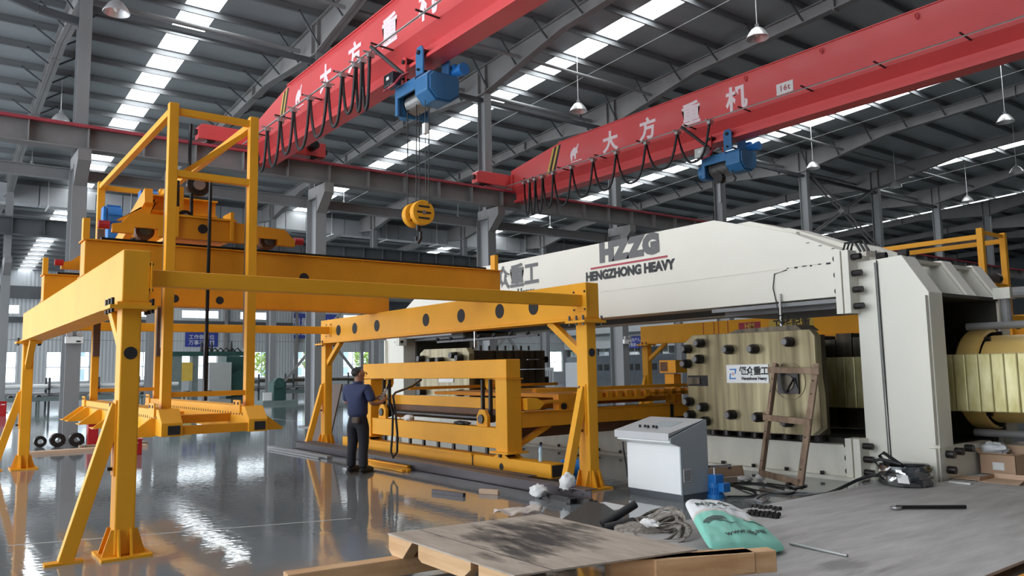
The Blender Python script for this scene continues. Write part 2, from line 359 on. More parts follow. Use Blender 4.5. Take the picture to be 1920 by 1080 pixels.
# crane-row columns
ordn = ['first', 'second', 'third', 'fourth', 'fifth', 'sixth', 'seventh', 'eighth']
def column(x, y, i, label, ztop, corb=True, far=False):
    t = thing('steel_column', label, 'column', (x, y, 0))
    MB().box(x-.36, x-.335, y-.17, y+.17, 0.03, 7.0).box(x+.335, x+.36, y-.17, y+.17, .03, 7.0).box(x-.34, x+.34, y-.012, y+.012, .03, 7.0).build('shaft', 'steell', t)
    MB().box(x-.22, x-.2, y-.15, y+.15, 7, ztop).box(x+.2, x+.22, y-.15, y+.15, 7, ztop).box(x-.2, x+.2, y-.012, y+.012, 7, ztop).build('upper_shaft', 'steell', t)
    MB().box(x-.5, x+.5, y-.32, y+.32, 0, .03).build('base_plate', 'steel', t)
    if corb:
        s = 1
        MB().prism([(x+.35, 6.45), (x+.95, 7.0), (x+.95, 7.28), (x-.3, 7.28), (x-.3, 6.95), (x+.35, 6.95)], 'y', y-.15, y+.15).build('corbel', 'steel', t)
    return t
ordn += ['ninth', 'tenth', 'eleventh']
for i, y in enumerate(ROWY+[58.2, 65.6, 73.0]):
    column(-22.5, y, i, f'{ordn[i]} grey steel column from the left under the red-railed crane runway', raf_low(-22.5)+.02)
for i, y in enumerate(ROWY):
    column(-44.0, y, i, f'{ordn[i]} column from the left in the far row below the big duct', raf_low(-44)+.02)
# runway girders
def runway(x, ztop, h, label, mm, y1, near):
    t = thing('crane_runway', label, 'runway beam', (x, -4, ztop-h))
    MB().ibeam('y', -6, y1, x, ztop-.06, h-.06, .42, .03, .02).build('girder', mm, t)
    MB().box(x-.05, x+.05, -6, y1, ztop-.06, ztop).build('rail', 'dark' if near else 'steeld', t)
    if near:
        MB().box(x+.12, x+.24, -6, y1, ztop-.13, ztop-.055).build('busbar', 'rail', t)
    y = -4.7; st = None
    while y < y1-.5:
        d = y+4.7
        if st is None: st = MB().box(x-.2, x+.2, y-.01, y+.01, ztop-h+.03, ztop-.09).build('stiffener', mm, t)
        else: rep(st, (0, d, 0), t)
        y += 1.3
    return t
runway(-21.9, 8.0, .68, 'long grey crane runway girder edged with a red rail, on the near column row', 'steel', 89, True)
runway(-43.3, 9.25, .85, 'dark crane runway girder on the far column row, below the duct', 'steeld', 64, False)
tb = MB().ibeam('y', -6, 64, -22.95, 7.05, .3, .2, .02, .015).build('tie_beam', 'steell'); tag(tb, 'slim light grey tie beam running just below the red-railed runway', 'beam')
# X braces
def xbrace(x, y0, y1, z0, z1, label):
    t = thing('cross_brace', label, 'bracing', (x, y0, z0))
    for dx in (-.12, .12):
        MB().bar((x+dx, y0, z0), (x+dx, y1, z1), .07, .07).build('diagonal', 'steel', t)
        MB().bar((x+dx, y0, z1), (x+dx, y1, z0), .07, .07).build('diagonal', 'steel', t)
    MB().box(x-.16, x+.16, (y0+y1)/2-.22, (y0+y1)/2+.22, (z0+z1)/2-.2, (z0+z1)/2+.2).build('gusset', 'steel', t)
    return t
xbrace(-22.5, 36.4, 43.2, 8.2, 11.6, 'grey X bracing between two columns above the white press')
rb_ = thing('roof_brace', 'dark crossed roof bracing at the top left corner', 'bracing', (-22.5, 0, 10.5))
MB().bar((-22.45, -1.6, 9.85), (-22.45, 2.85, 12.0), .12, .2).build('diagonal', 'steeld', rb_); MB().bar((-22.45, -1.6, 11.9), (-22.45, 1.95, 11.0), .12, .2).build('diagonal', 'steeld', rb_); MB().bar((-22.45, 1.95, 11.0), (-22.45, 2.85, 10.9), .12, .2).build('diagonal', 'steeld', rb_)
xbrace(-44, 29.4, 36.0, .4, 7.6, 'X bracing in front of a bright window behind the mould blocks')
xbrace(-44, 16.1, 22.2, .4, 7.6, 'X bracing behind the second column of the crane row')
# duct
dt = thing('air_duct', 'big rectangular sheet-metal air duct running under the roof', 'duct', (-46, 0, 10.3))
y = -6
while y < 60:
    MB().box(-46.7, -45.9, y+.02, y+1.28, 10.42, 11.4).build('duct_section', 'cladl', dt)
    y += 1.3
y = -3
while y < 58:
    MB().bar((-45.85, y, 10.3), (-45.85, y, 11.7), .03, .03).bar((-45.6, y, 10.33), (-46.9, y, 10.33), .05, .05).build('hanger', 'white', dt); y += 3.9
# far wall
XW = -74.0
wall = MB().box(XW-.2, XW, -18, 90, 3.73, 6.75).build('wall_left', 'clad'); struct(wall)
MB().box(XW-.2, XW, -18, 90, 7.5, 10.6).build('wall_band', 'clad', wall)
MB().box(XW-.2, XW, -18, 90, 0, 1.22).build('wall_band', 'cladp', wall)
MB().box(XW, XW+.03, -18, 90, 4.66, 4.70).build('panel_joint', 'steel', wall)
MB().box(XW, XW+.3, -18, 90, 6.05, 6.5).build('wall_girt', 'steeld', wall)
MB().box(XW, XW+.35, -18, 90, 8.0, 9.0).build('wall_girt', 'steeld', wall)
wy = [2.86+5.235*k for k in range(-4, 12)]
prev = -18
for k, a in enumerate(wy):
    b = a+3.2
    MB().box(XW-.2, XW, prev, a, 1.22, 3.73).build('wall_pier', 'clad', wall)
    MB().box(XW-.2, XW, prev, a, 6.75, 7.5).build('wall_pier', 'clad', wall)
    prev = b
    if k >= 3:
        w = struct(MB().box(XW-.18, XW-.14, a, b, 1.22, 1.28).box(XW-.18, XW-.14, a, b, 3.67, 3.73).box(XW-.18, XW-.14, a, a+.06, 1.22, 3.73).box(XW-.18, XW-.14, b-.06, b, 1.22, 3.73).build(f'window_{k-2}', 'alu'))
        MB().box(XW-.17, XW-.14, a, b, 2.40, 2.46).box(XW-.17, XW-.14, a+1.05, a+1.10, 1.22, 3.73).box(XW-.17, XW-.14, a+2.10, a+2.15, 1.22, 3.73).build('mullion', 'alu', w)
        for q in range(3):
            for z0, z1 in ((1.28, 2.40), (2.46, 3.67)):
                MB().box(XW-.165, XW-.158, a+.05+q*1.05, a+1.05+q*1.05, z0, z1).build('pane', 'glass', w)
        MB().box(XW-.17, XW-.14, a, b, 6.75, 6.8).box(XW-.17, XW-.14, a, b, 7.45, 7.5).box(XW-.17, XW-.14, a+1.58, a+1.62, 6.75, 7.5).build('upper_frame', 'alu', w)
        MB().box(XW-.165, XW-.158, a, a+1.6, 6.8, 7.45).build('upper_pane', 'glass', w); MB().box(XW-.165, XW-.158, a+1.6, b, 6.8, 7.45).build('upper_pane', 'glass', w)
MB().box(XW-.2, XW, prev, 90, 1.22, 3.73).build('wall_pier', 'clad', wall); MB().box(XW-.2, XW, prev, 90, 6.75, 7.5).build('wall_pier', 'clad', wall)
# wall posts
for y in [-3.5]+ROWY: MB().box(XW, XW+.35, y-.15, y+.15, 0, 10.4).build('wall_post', 'steel', wall)
# end wall, side wall behind the camera
ew = MB().box(-74, -40, 64, 64.3, 5.2, 7.4).build('wall_back', 'clad'); struct(ew)
en = MB().box(-74, 14, 90, 90.3, 0, 15.5).build('wall_end', 'office'); struct(en)
MB().box(-74, -40, 64, 64.3, 0, 3.0).build('lower_cladding', 'office', ew)
MB().box(-74, -40, 64, 64.3, 3.9, 5.2).build('lower_cladding', 'clad', ew)
x = -73.0; k = 0
while x < -41:
    MB().box(x+1.9, x+2.5, 64, 64.3, 3.0, 3.9).build('wall_pier', 'office', ew)
    w = struct(MB().box(x, x+1.9, 64.1, 64.14, 3.0, 3.05).box(x, x+1.9, 64.1, 64.14, 3.85, 3.9).box(x+.92, x+.98, 64.1, 64.14, 3.0, 3.9).build(f'window_{20+k}', 'alu'))
    MB().box(x, x+.95, 64.11, 64.12, 3.05, 3.85).build('pane', 'glass', w); MB().box(x+.95, x+1.9, 64.11, 64.12, 3.05, 3.85).build('pane', 'glass', w)
    MB().box(x, x+.7, 63.95, 64, 1.3, 2.0).build('dark_pane', 'dark', ew); MB().box(x+1.1, x+1.8, 63.95, 64, 1.3, 2.0).build('dark_pane', 'dark', ew)
    x += 2.5; k += 1
MB().box(-74, -40, 63.6, 64, 5.3, 5.6).build('wall_girt', 'steeld', ew)
rw = MB().box(13, 13.2, -18, 90, 0, 15.5).build('unseen_right_wall', 'office'); struct(rw)  # unseen closing wall, kept dark to cut light on faces towards it
wf = MB().box(4, 13.2, -18.2, -18, 0, 15).build('light_block_wall', 'office'); struct(wf)  # unseen wall stretch added to block light from the open side
# outside the far wall
def house(x0, x1, y0, y1, h, label):
    t = thing('outdoor_building', label, 'building', ((x0+x1)/2, y0, -.05))
    MB().box(x0, x1, y0, y1, -.05, h).build('facade', 'pale', t)
    z = 1.2
    while z < h-1.5:
        y = y0+1
        while y < y1-1.6: MB().box(x1, x1+.05, y, y+1.5, z, z+1.4).build('window', 'paneb', t); y += 3
        z += 3.0
house(-130, -118, -14, 6, 3.6, 'pale low building with blue panes outside the left windows')
house(-128, -112, 14, 27.5, 7.5, 'pale building with blue panes outside the wide window in the middle')
house(-150, -135, 40, 70, 9, 'pale building behind the yellow-green trees outside')
def tree(x, y, h, r, label):
    t = thing('tree', label, 'tree', (x, y, -.05))
    MB().cyl((x, y, -.05), (x, y, h*.6), .18, 8, .1).build('trunk', 'bark', t)
    q = MB(); rnd = random.Random(int(x*7+y))
    for i in range(420):
        d = Vector((rnd.gauss(0, 1), rnd.gauss(0, 1), rnd.gauss(0, 1))).normalized()*r*(rnd.random()**.4)
        c = Vector((x, y, h*.62))+Vector((d.x, d.y, d.z*.9)); s = .16+.16*rnd.random()
        a = Vector((rnd.gauss(0, 1), rnd.gauss(0, 1), rnd.gauss(0, 1))).normalized(); b = a.orthogonal().normalized()
        q.add([c-a*s, c+b*s*.5, c+a*s, c-b*s*.5], [(0, 1, 2, 3)])
    stuff(q.build('foliage', 'leaf', t))
tree(-88, 31.8, 4.6, 1.9, 'yellow-green tree outside the window left of the second crane-row column')
tree(-90, 38.5, 5.0, 2.1, 'yellow-green tree outside the window right of the second crane-row column')
tree(-94, 47.0, 5.5, 2.0, 'rounded tree outside the window behind the X bracing')
# blue banners
def banner(y0, y1, z0, z1, lines, label, x=XW+.05):
    t = thing('banner', label, 'banner', (x, (y0+y1)/2, z0))
    MB().box(x-.02, x, y0, y1, z0, z1).build('panel', 'banner', t)
    n = len(lines); h = (z1-z0)
    for i, s in enumerate(lines):
        text('lettering', s, (x+.012, (y0+y1)/2, z1-h*(.36+.38*i)), h*.34, 'white', t, '+x')
banner(18.86, 21.75, 4.15, 5.5, ['工作做到位', '万事不出错'], 'blue slogan banner with two lines above the wide window behind the hoist')
banner(28.9, 33.6, 5.0, 7.45, ['质量在我心中', '安全在我手中'], 'blue slogan banner partly hidden by the second crane-row column', XW+.32)
bt = thing('banner', 'blue slogan banner in the gap left of the rear yellow gantry', 'banner', (-61.8, 63.9, 4.0))
MB().box(-63.4, -60.2, 63.9, 63.95, 3.75, 5.1).build('panel', 'banner', bt)
text('lettering', '安全生产人人', (-61.8, 63.89, 4.65), .42, 'white', bt); text('lettering', '质量第一位', (-61.8, 63.89, 4.1), .42, 'white', bt)
# high-bay lamps
def lamp(x, y, z, label, hi=False):
    t = thing('pendant_lamp', label, 'lamp', (x, y, z), 'high-bay lamps under the roof')
    MB().lathe([(.05, .31), (.10, .285), (.16, .24), (.24, .13), (.30, .02), (.315, 0), (.325, .01), (.255, .14), (.17, .255), (.11, .305), (.05, .33)], (x, y, z), 'z', 20).build('shade', 'lamp', t, smooth=40)
    MB().cyl((x, y, z+.30), (x, y, z+.42), .06, 10).build('housing', 'steell', t)
    MB().cyl((x, y, z+.4), (x, y, ZR(x)), .012, 6).build('rod', 'white', t)
    MB().ball((x, y, z+.16), .09, 10, 6, (1, 1, 1.5)).build('bulb', 'paper', t)
lp = [(-21.2, 3.53, 'bell lamp at the top left beside the first crane-row column'), (-31.8, 3.6, 'bell lamp peeping over the runway left of the first column'), (-40.1, 3.5, 'bell lamp under the runway at the far left'),
 (-12.7, 18.5, 'bell lamp hanging largest in front of the roof, top right'), (-11.9, 33.2, 'bell lamp at the right edge below the red crane'), (-20.3, 18.5, 'bell lamp right of the third crane-row column'),
 (-20.2, 33.3, 'bell lamp just right of the rear hoist'), (-20, 40.7, 'bell lamp above the right half of the white press'), (-19.5, 48, 'bell lamp above the orange rails at the far right'),
 (-39.9, 33.5, 'bell lamp low beside the long skylight behind the press lettering'), (-40.1, 26.2, 'bell lamp left of the third crane-row column, under the runway'), (-40.2, 18.6, 'bell lamp beside the small skylight right of the second column'), (-15.0, 42.7, 'bell lamp cut by the right edge of the picture')]
for x, y, l in lp: lamp(x, y, 10.84, l)
# emergency lights on columns
def emlight(x, y, z, label):
    t = thing('emergency_light', label, 'light', (x, y, z))
    MB().box(x, x+.1, y-.2, y+.2, z, z+.17).build('case', 'white', t, .01)
    for d in (-.11, .11): MB().cyl((x+.02, y+d, z+.24), (x+.12, y+d, z+.22), .07, 10).build('lamp_head', 'lamp', t)
    MB().box(x+.1, x+.103, y+.04, y+.14, z+.03, z+.07).build('indicator', 'dark', t)
emlight(-22.12, 3.0, 2.45, 'twin-headed emergency light on the first crane-row column')
emlight(-22.12, 22.4, 2.55, 'twin-headed emergency light on the fourth column, left of the rear gantry')
# ================================================================== OVERHEAD CRANES
def elephant(x, y, z, s):
    """small elephant-shaped decal standing on a line, trunk raised"""
    P = [(-.5, -.55), (-.28, -.55), (-.24, -.15), (-.05, -.12), (0, -.5), (.2, -.5), (.22, -.1), (.3, .05), (.42, -.02), (.46, .1), (.4, .3), (.5, .55), (.62, .75), (.5, .85), (.34, .6), (.22, .5), (.05, .62), (-.2, .5), (-.42, .3), (-.55, 0)]
    q = MB().prism([(x+a*s, z+b*s) for a, b in P], 'y', y-.004, y)
    q.box(x-.5*s, x+.95*s, y-.004, y, z-.72*s, z-.64*s); return q
def sag(p, q, drop, n=12):
    """a looping cable: hairpin from p down and up to q"""
    out = []
    for i in range(n+1):
        t = i/n; s = 2*t-1
        out.append((p[0]+(q[0]-p[0])*(.5+.5*(abs(s)**1.35)*(1 if s > 0 else -1)), p[1]+(q[1]-p[1])*t, p[2]-drop*(1-s**4)))
    return out
def crane(yf, label, clips, xh, white_box):
    yc = yf+.32
    t = thing('overhead_crane', label, 'crane', (-21.9, yc, 8.0))
    prof = [(0, 9.05), (.64, 9.05), (.64, 8.05), (.42, 7.82), (.42, 7.6), (.54, 7.6), (.54, 7.53), (.10, 7.53), (.10, 7.6), (.22, 7.6), (.22, 7.82), (0, 8.05)]
    n = len(prof); stations = [(-21.75, .62), (-19.1, 1.0), (6.0, 1.0)]
    q = MB(); vs = []
    for x, k in stations:
        for p, z in prof: vs.append((x, yf+p, z if z < 8.1 else 8.05+(z-8.05)*k))
    fs = [tuple(range(n)), tuple(range(2*n, 3*n))]
    for s_ in range(2): fs += [(s_*n+i, s_*n+(i+1) % n, (s_+1)*n+(i+1) % n, (s_+1)*n+i) for i in range(n)]
    q.add(vs, fs); q.build('girder', 'red', t)
    MB().box(-19.1, 6, yf-.03, yf+.67, 9.05, 9.075).build('top_plate', 'red', t)
    for s in (-1, 1):
        y0, y1 = (yf-1.5, yf-.02) if s < 0 else (yf+.66, yf+2.2)
        ec = MB().prism([(y0, 8.08), (y1, 8.08), (y1, 8.5), (y0+.1*(s < 0), 8.5), (y0, 8.42)], 'x', -22.05, -21.72).build('end_carriage', 'red', t, .01)
        MB().cyl((-22.0, y0+.35 if s < 0 else y1-.35, 8.15), (-21.78, y0+.35 if s < 0 else y1-.35, 8.15), .15, 14).build('wheel', 'iron', ec)
        MB().box(-21.95, -21.8, y0-.09 if s < 0 else y1, y0 if s < 0 else y1+.09, 8.2, 8.34).build('buffer', 'black', ec)
    MB().box(-22.0, -21.6, yf-.05, yf+.69, 8.05, 8.5).build('end_joint', 'red', t)
    MB().cyl((-21.65, yf+1.7, 8.3), (-21.3, yf+1.7, 8.3), .13, 12).box(-21.45, -21.2, yf+1.5, yf+1.66, 8.2, 8.42).build('drive_motor', 'iron', t)
    for i in range(2):
        x = -19.75+.22*i
        MB().prism([(x, 8.12), (x+.09, 8.12), (x+.42, 8.98 if x > -19.7 else 8.95), (x+.33, 8.98 if x > -19.7 else 8.95)], 'y', yf-.004, yf).build('hazard_stripe', 'hazy', t)
        MB().prism([(x+.09, 8.12), (x+.2, 8.12), (x+.53, 8.98), (x+.42, 8.98 if x > -19.7 else 8.95)], 'y', yf-.003, yf).build('hazard_stripe', 'dark', t)
    elephant(-18.35, yf-.002, 8.5, .36).build('elephant_emblem', 'pink', t)
    for x, s in ((-16.7, '大'), (-15.15, '方'), (-13.55, '重'), (-12.05, '机')):
        text('lettering', s, (x, yf-.005, 8.46), .66, 'pink', t, bold=.022)
    MB().box(-10.86, -10.40, yf-.012, yf, 8.2, 8.48).build('capacity_plate', 'paper', t)
    text('capacity_lettering', '16t', (-10.63, yf-.014, 8.34), .2, 'logor', t, bold=.004, space=1.15)
    for x in (-11.72, -9.6, -7.4):
        MB().tube([(x-.02, yf-.03, 8.86), (x-.03, yf-.05, 8.95), (x+.02, yf-.05, 8.97), (x+.03, yf-.04, 8.9), (x-.01, yf-.03, 8.84)], .015, 6).build('lifting_eye', 'red', t)
    MB().tube([(-21.5, yf-.35, 8.03), (6, yf-.35, 8.03)], .022, 8).build('festoon_rail', 'zinc', t)
    br = None
    for x in [-20.4+1.75*k for k in range(14)]:
        if br is None: br = MB().bar((x, yf-.5, 8.06), (x, yf, 8.03), .03, .03).build('rail_bracket', 'iron', t); x0 = x
        else: rep(br, (x-x0, 0, 0), t)
    prev = None
    for i, (x, drop) in enumerate(clips):
        MB().box(x-.05, x+.05, yf-.42, yf-.28, 7.9, 8.0).bar((x, yf-.52, 8.0), (x, yf-.2, 8.0), .03, .03).build('cable_trolley', 'zinc', t)
        if prev is not None:
            MB().tube(sag((prev, yf-.35, 7.92), (x, yf-.37, 7.92), drop), .035, 7).build('festoon_cable', 'black', t, smooth=60)
        prev = x
    # ---- hoist riding on the lower flange
    return t
c1 = [(-20.4, 1), (-19.55, 1.0), (-18.62, 1.05), (-17.75, .95), (-16.75, 1.05), (-15.75, 1.0), (-15.0, 1.0), (-14.35, .9), (-14.05, 1.0), (-13.7, 1.05)]
crane(7.25, 'nearer red overhead crane running up to the top edge, hung with thick looped cables', c1, -13, False)
c2 = [(-20.55, 1), (-20.25, 1.1), (-19.95, 1.15), (-19.55, 1.15), (-19.0, 1.05), (-18.1, 1.1), (-17.1, 1.0), (-16.1, 1.0), (-14.9, 1.0), (-13.75, .85), (-12.65, .9)]
crane(16.5, 'rear red overhead crane with a 16t plate, crossing the picture to the right', c2, -13, True)
def hoist(yf, label, hook, panel):
    yc = yf+.32; t = thing('wire_rope_hoist', label, 'hoist', (-13, yc, 6.6))
    # body: hexagonal gear housing at the near end, cut-out side frames round the drum, motor at the far end
    hexa = [(yc-.38, 6.80), (yc-.38, 7.10), (yc-.30, 7.18), (yc+.26, 7.18), (yc+.34, 7.10), (yc+.34, 6.78), (yc+.12, 6.62), (yc-.20, 6.62)]
    gh = MB().prism(hexa, 'x', -12.45, -12.0).build('gear_housing', 'blue', t, .02)
    MB().prism([(yc+(p-yc)*.86, 6.9+(q-6.9)*.86) for p, q in hexa], 'x', -12.0, -11.965).build('end_cover', 'blue', gh, .008)
    side = [(-13.22, 6.60), (-13.12, 6.60), (-13.12, 6.93), (-12.44, 6.93), (-12.44, 7.16), (-13.22, 7.16)]
    for yy in (yc-.38, yc+.28): MB().prism(side, 'y', yy, yy+.05).build('side_frame', 'blue', t, .006)
    MB().box(-13.22, -13.16, yc-.33, yc+.28, 6.60, 7.16).build('end_plate', 'blue', t)
    MB().box(-13.16, -12.45, yc-.33, yc+.28, 7.10, 7.14).build('top_cover', 'blue', t)
    MB().cyl((-13.16, yc-.02, 6.86), (-12.45, yc-.02, 6.86), .2, 18).build('rope_drum', 'iron', t, smooth=40)
    dg_ = MB()
    for k in range(14): dg_.lathe([(.2, -.012), (.212, 0), (.2, .012)], (-13.1+.045*k, yc-.02, 6.86), 'x', 18)
    stuff(dg_.build('rope_winding', 'zinc', t))
    MB().cyl((-13.48, yc-.02, 6.84), (-13.2, yc-.02, 6.84), .21, 18, .235).build('hoist_motor', 'blue', t, smooth=40)
    MB().cyl((-12.5, yc+.42, 7.34), (-12.02, yc+.42, 7.34), .10, 14).cyl((-12.05, yc+.42, 7.34), (-11.95, yc+.42, 7.34), .12, 14).box(-12.35, -12.2, yc+.36, yc+.48, 7.42, 7.5).build('travel_motor', 'motor', t, smooth=40)
    MB().cyl((-12.85, yc+.1, 7.25), (-12.5, yc+.1, 7.25), .07, 12).build('travel_gear', 'iron', t, smooth=40)
    for x, mm in ((-12.98, 'red'), (-12.4, 'blue')):
        pl_ = [(x-.13, 7.2), (x+.13, 7.2), (x+.13, 7.66), (x+.08, 7.76), (x-.08, 7.76), (x-.13, 7.66)] if mm == 'blue' else [(x-.05, 7.2), (x+.05, 7.2), (x+.05, 7.74), (x-.05, 7.74)]
        for yy in (yc-.31, yc+.27): MB().prism(pl_, 'y', yy, yy+.04).build('trolley_plate', mm, t, .006)
        for s_ in (-1, 1):
            MB().cyl((x, yc+s_*.13, 7.67), (x, yc+s_*.26, 7.67), .065, 14).build('trolley_wheel', 'iron', t)
        MB().cyl((x, yc-.36, 7.3), (x, yc+.36, 7.3), .025, 10).build('cross_pin', 'iron', t)
        MB().cyl((x, yc-.345, 7.64), (x, yc-.31, 7.64), .045, 12).build('wheel_hub', 'iron', t)
    pn = MB().box(-13.25, -12.88, yc-.62, yc-.42, 7.12, 7.38).build('control_box', 'blackg' if not panel else 'lgrey', t, .02)
    MB().box(-13.12, -13.02, yc-.626, yc-.62, 7.24, 7.30).build('label_plate', 'paper', pn)
    MB().tube([(-13.25, yc-.6, 7.08), (-13.0, yc-.63, 7.06), (-12.82, yc-.6, 7.1), (-12.76, yc-.5, 7.25), (-12.76, yc-.35, 7.35)], .025, 7).build('cable_arm', 'rail', t)
    MB().cyl((-13.55, yf-.42, 8.06), (-12.95, yc-.3, 7.36), .04, 8).build('tow_arm', 'black', t)
    if hook:
        hx = -12.6
        for dx, dy in ((-.4, -.1), (-.22, .1), (.18, -.1), (.4, .1)):
            MB().cyl((hx+dx*.6-.2, yc-.1+dy, 6.72), (hx+dx*.55, yc-.23+dy, 4.72), .013, 6).build('rope', 'iron', t)
        for s in (-1, 1):
            cx = hx+s*.15
            b = MB().cyl((cx-.07, yc-.23, 4.56), (cx+.07, yc-.23, 4.56), .235, 26).build('sheave_cover', 'yel', t, .015)
            for dz, w in ((-.11, .12), (0, .15), (.11, .12)):
                MB().box(cx+.07, cx+.074, yc-.23-w, yc-.23+w, 4.56+dz-.018, 4.56+dz+.018).build('vent_slot', 'dark', b)
            MB().cyl((cx+.07, yc-.23, 4.56), (cx+.085, yc-.23, 4.56), .04, 12).build('axle_cap', 'metal', b)
        MB().cyl((hx, yc-.23, 4.45), (hx, yc-.23, 4.25), .05, 10).build('hook_shank', 'iron', t)
        MB().tube([(hx, yc-.23, 4.28), (hx+.09, yc-.23, 4.2), (hx+.1, yc-.23, 4.09), (hx+.02, yc-.23, 4.02), (hx-.07, yc-.23, 4.06), (hx-.08, yc-.23, 4.14)], .032, 8).build('hook', 'iron', t, smooth=60)
        MB().cyl((-12.2, yc-.3, 6.65), (-12.2, yc-.3, 6.1), .01, 6).build('cable', 'black', t)
        MB().box(-12.25, -12.15, yc-.34, yc-.26, 6.0, 6.2).build('limit_weight', 'paper', t)
        MB().cyl((-12.2, yc-.3, 6.0), (-12.2, yc-.3, 4.9), .008, 6).build('chain', 'iron', t)
    else:
        MB().cyl((-12.8, yc-.25, 6.55), (-12.8, yc-.1, 6.55), .14, 18).build('sheave', 'iron', t)
        MB().box(-12.84, -12.76, yc-.22, yc-.14, 5.9, 6.5).build('rope_guide', 'steell', t)
        MB().tube([(-12.3, yc-.3, 6.65), (-12.26, yc-.3, 6.5), (-12.2, yc-.3, 6.42), (-12.26, yc-.3, 6.34)], .025, 6).build('hook', 'iron', t)
    return t
hoist(7.25, 'blue rope hoist with a yellow hook block hanging under the nearer red crane', True, False)
hoist(16.5, 'blue rope hoist with a pale control box under the rear red crane, hook drawn up', False, True)
# ================================================================== YELLOW GANTRIES
def gantry(dx, dy, label, full=True):
    t = thing('yellow_gantry', label, 'gantry', (-12.3+dx, 4.4+dy, 0))
    xn, xf = -7.85+dx, -16.75+dx
    ylist = ((1.44+dy, 1.68+dy), (7.20+dy, 7.44+dy))
    for j, (ya, yb) in enumerate(ylist):
        b = MB().box(xf, xn, ya, yb, 2.30, 2.79).build('longitudinal_beam', 'yel', t, .012)
        MB().box(xf-.03, xn+.03, ya-.04, yb+.04, 2.272, 2.30).build('bottom_flange', 'yel', b)
        for hx in ([-9.0, -9.85, -10.95, -12.1, -14.0, -15.0, -15.8] if j else [-9.2, -11.8, -14.4]):
            s = hx+dx
            for yy, e in ((ya, -1),) if j else ((yb, 1),):
                MB().cyl((s, yy+e*.004, 2.53), (s, yy-e*.03, 2.53), .115, 22).build('access_hole', 'dark', b)
        for i, (x, tw) in enumerate(((xn-.12, 1), (xf+.14, 1))):
            yc = (ya+yb)/2-.03
            p = MB().box(x-.11, x+.11, yc-.085, yc+.085, .025, 2.27).build('post', 'yel', t, .012)
            MB().cyl((x+.09, yc, 1.83), (x+.114, yc, 1.83), .058, 20).build('access_hole', 'dark', p)
            MB().box(x-.2, x+.2, yc-.2, yc+.2, 2.235, 2.268).build('cap_plate', 'yel', p)
            MB().box(x-.26, x+.22, yc-.2, yc+.22, 0, .025).build('base_plate', 'yel', p)
            for (ox, oy, ax) in ((-.09, -1, 0), (.09, -1, 0), (-.09, 1, 0), (.09, 1, 0), (1, -.05, 1), (1, .05, 1), (-1, 0, 1)):
                if not ax: MB().prism([(yc+oy*.085, .025), (yc+oy*.18, .025), (yc+oy*.11, .25), (yc+oy*.085, .25)], 'x', x+ox-.008, x+ox+.008).build('gusset', 'yel', p)
                else: MB().prism([(x+ox*.11, .025), (x+ox*.2, .025), (x+ox*.13, .25), (x+ox*.11, .25)], 'y', yc+oy-.008, yc+oy+.008).build('gusset', 'yel', p)
            bt = MB()
            for k in range(3):
                for e in (-1, 1):
                    bt.cyl((x-.14+.14*k, yc+e*.17, 2.20), (x-.14+.14*k, yc+e*.17, 2.335), .017, 6)
            stuff(bt.build('bolt', 'iron', p))
            # knee brace along the beam, raking strut sideways
            sgn = -1 if i == 0 else 1
            MB().bar((x+sgn*.75, yc, 2.285), (x+sgn*.06, yc, 1.80), .10, .10, (0, 1, 0)).build('knee_brace', 'yel', t, .006)
            foot = MB().bar((x, yc-.45, .01), (x, yc-.07, 1.36), .10, .12, (1, 0, 0)).build('raking_strut', 'yel', t, .006)
            MB().box(x-.06, x+.06, yc-.61, yc-.31, 0, .022).build('foot_plate', 'yel', foot)
            MB().box(x-.07, x+.07, yc-.10, yc-.083, .72, 1.40).build('fixing_plate', 'yel', foot)
            f2 = MB()
            for z in (.78, 1.36): f2.cyl((x-.02, yc-.14, z), (x-.02, yc-.08, z), .018, 6)
            stuff(f2.build('bolt', 'iron', foot))
    for x, z0, z1 in ((xn-.12, 2.465, 2.62), (xf+.45, 2.47, 2.63)):
        c = MB().box(x-.06, x+.06, 1.68+dy, 7.20+dy, z0, z1).build('cross_beam', 'yel', t, .008)
        for yy in (1.68+dy, 7.188+dy):
            MB().box(x-.14, x+.14, yy, yy+.012, z0-.07, z1+.07).build('end_plate', 'yel', c)
            f3 = MB()
            for ex in (-.11, .11):
                for ez in (z0-.045, z1+.045): f3.cyl((x+ex, yy-.012, ez), (x+ex, yy+.024, ez), .016, 6)
            stuff(f3.build('bolt', 'iron', c))
    return t
g1 = gantry(0, 0, 'yellow portal gantry filling the left half, its posts on the polished floor')
g2 = gantry(.85, 15.25, 'rear yellow gantry seen through the press frame, with black lettering on its beam')
yb = 16.69-.003
MB().box(-11.55, -10.35, yb-.004, yb, 2.44, 2.72).build('sticker', 'hazy', g2)
text('lettering', '卫华起重', (-10.93, yb-.008, 2.575), .26, 'logo1', g2, bold=.006)
MB().box(-12.45, -11.8, yb-.004, yb, 2.5, 2.7).build('emblem', 'logor', g2); text('lettering', 'HM', (-12.12, yb-.008, 2.6), .2, 'hazy', g2, bold=.004)
for x in (-13.6, -13.25, -13.1, -12.8): MB().box(x, x+.02, yb-.004, yb, 2.32, 2.78).build('weld_seam', 'logor', g2)
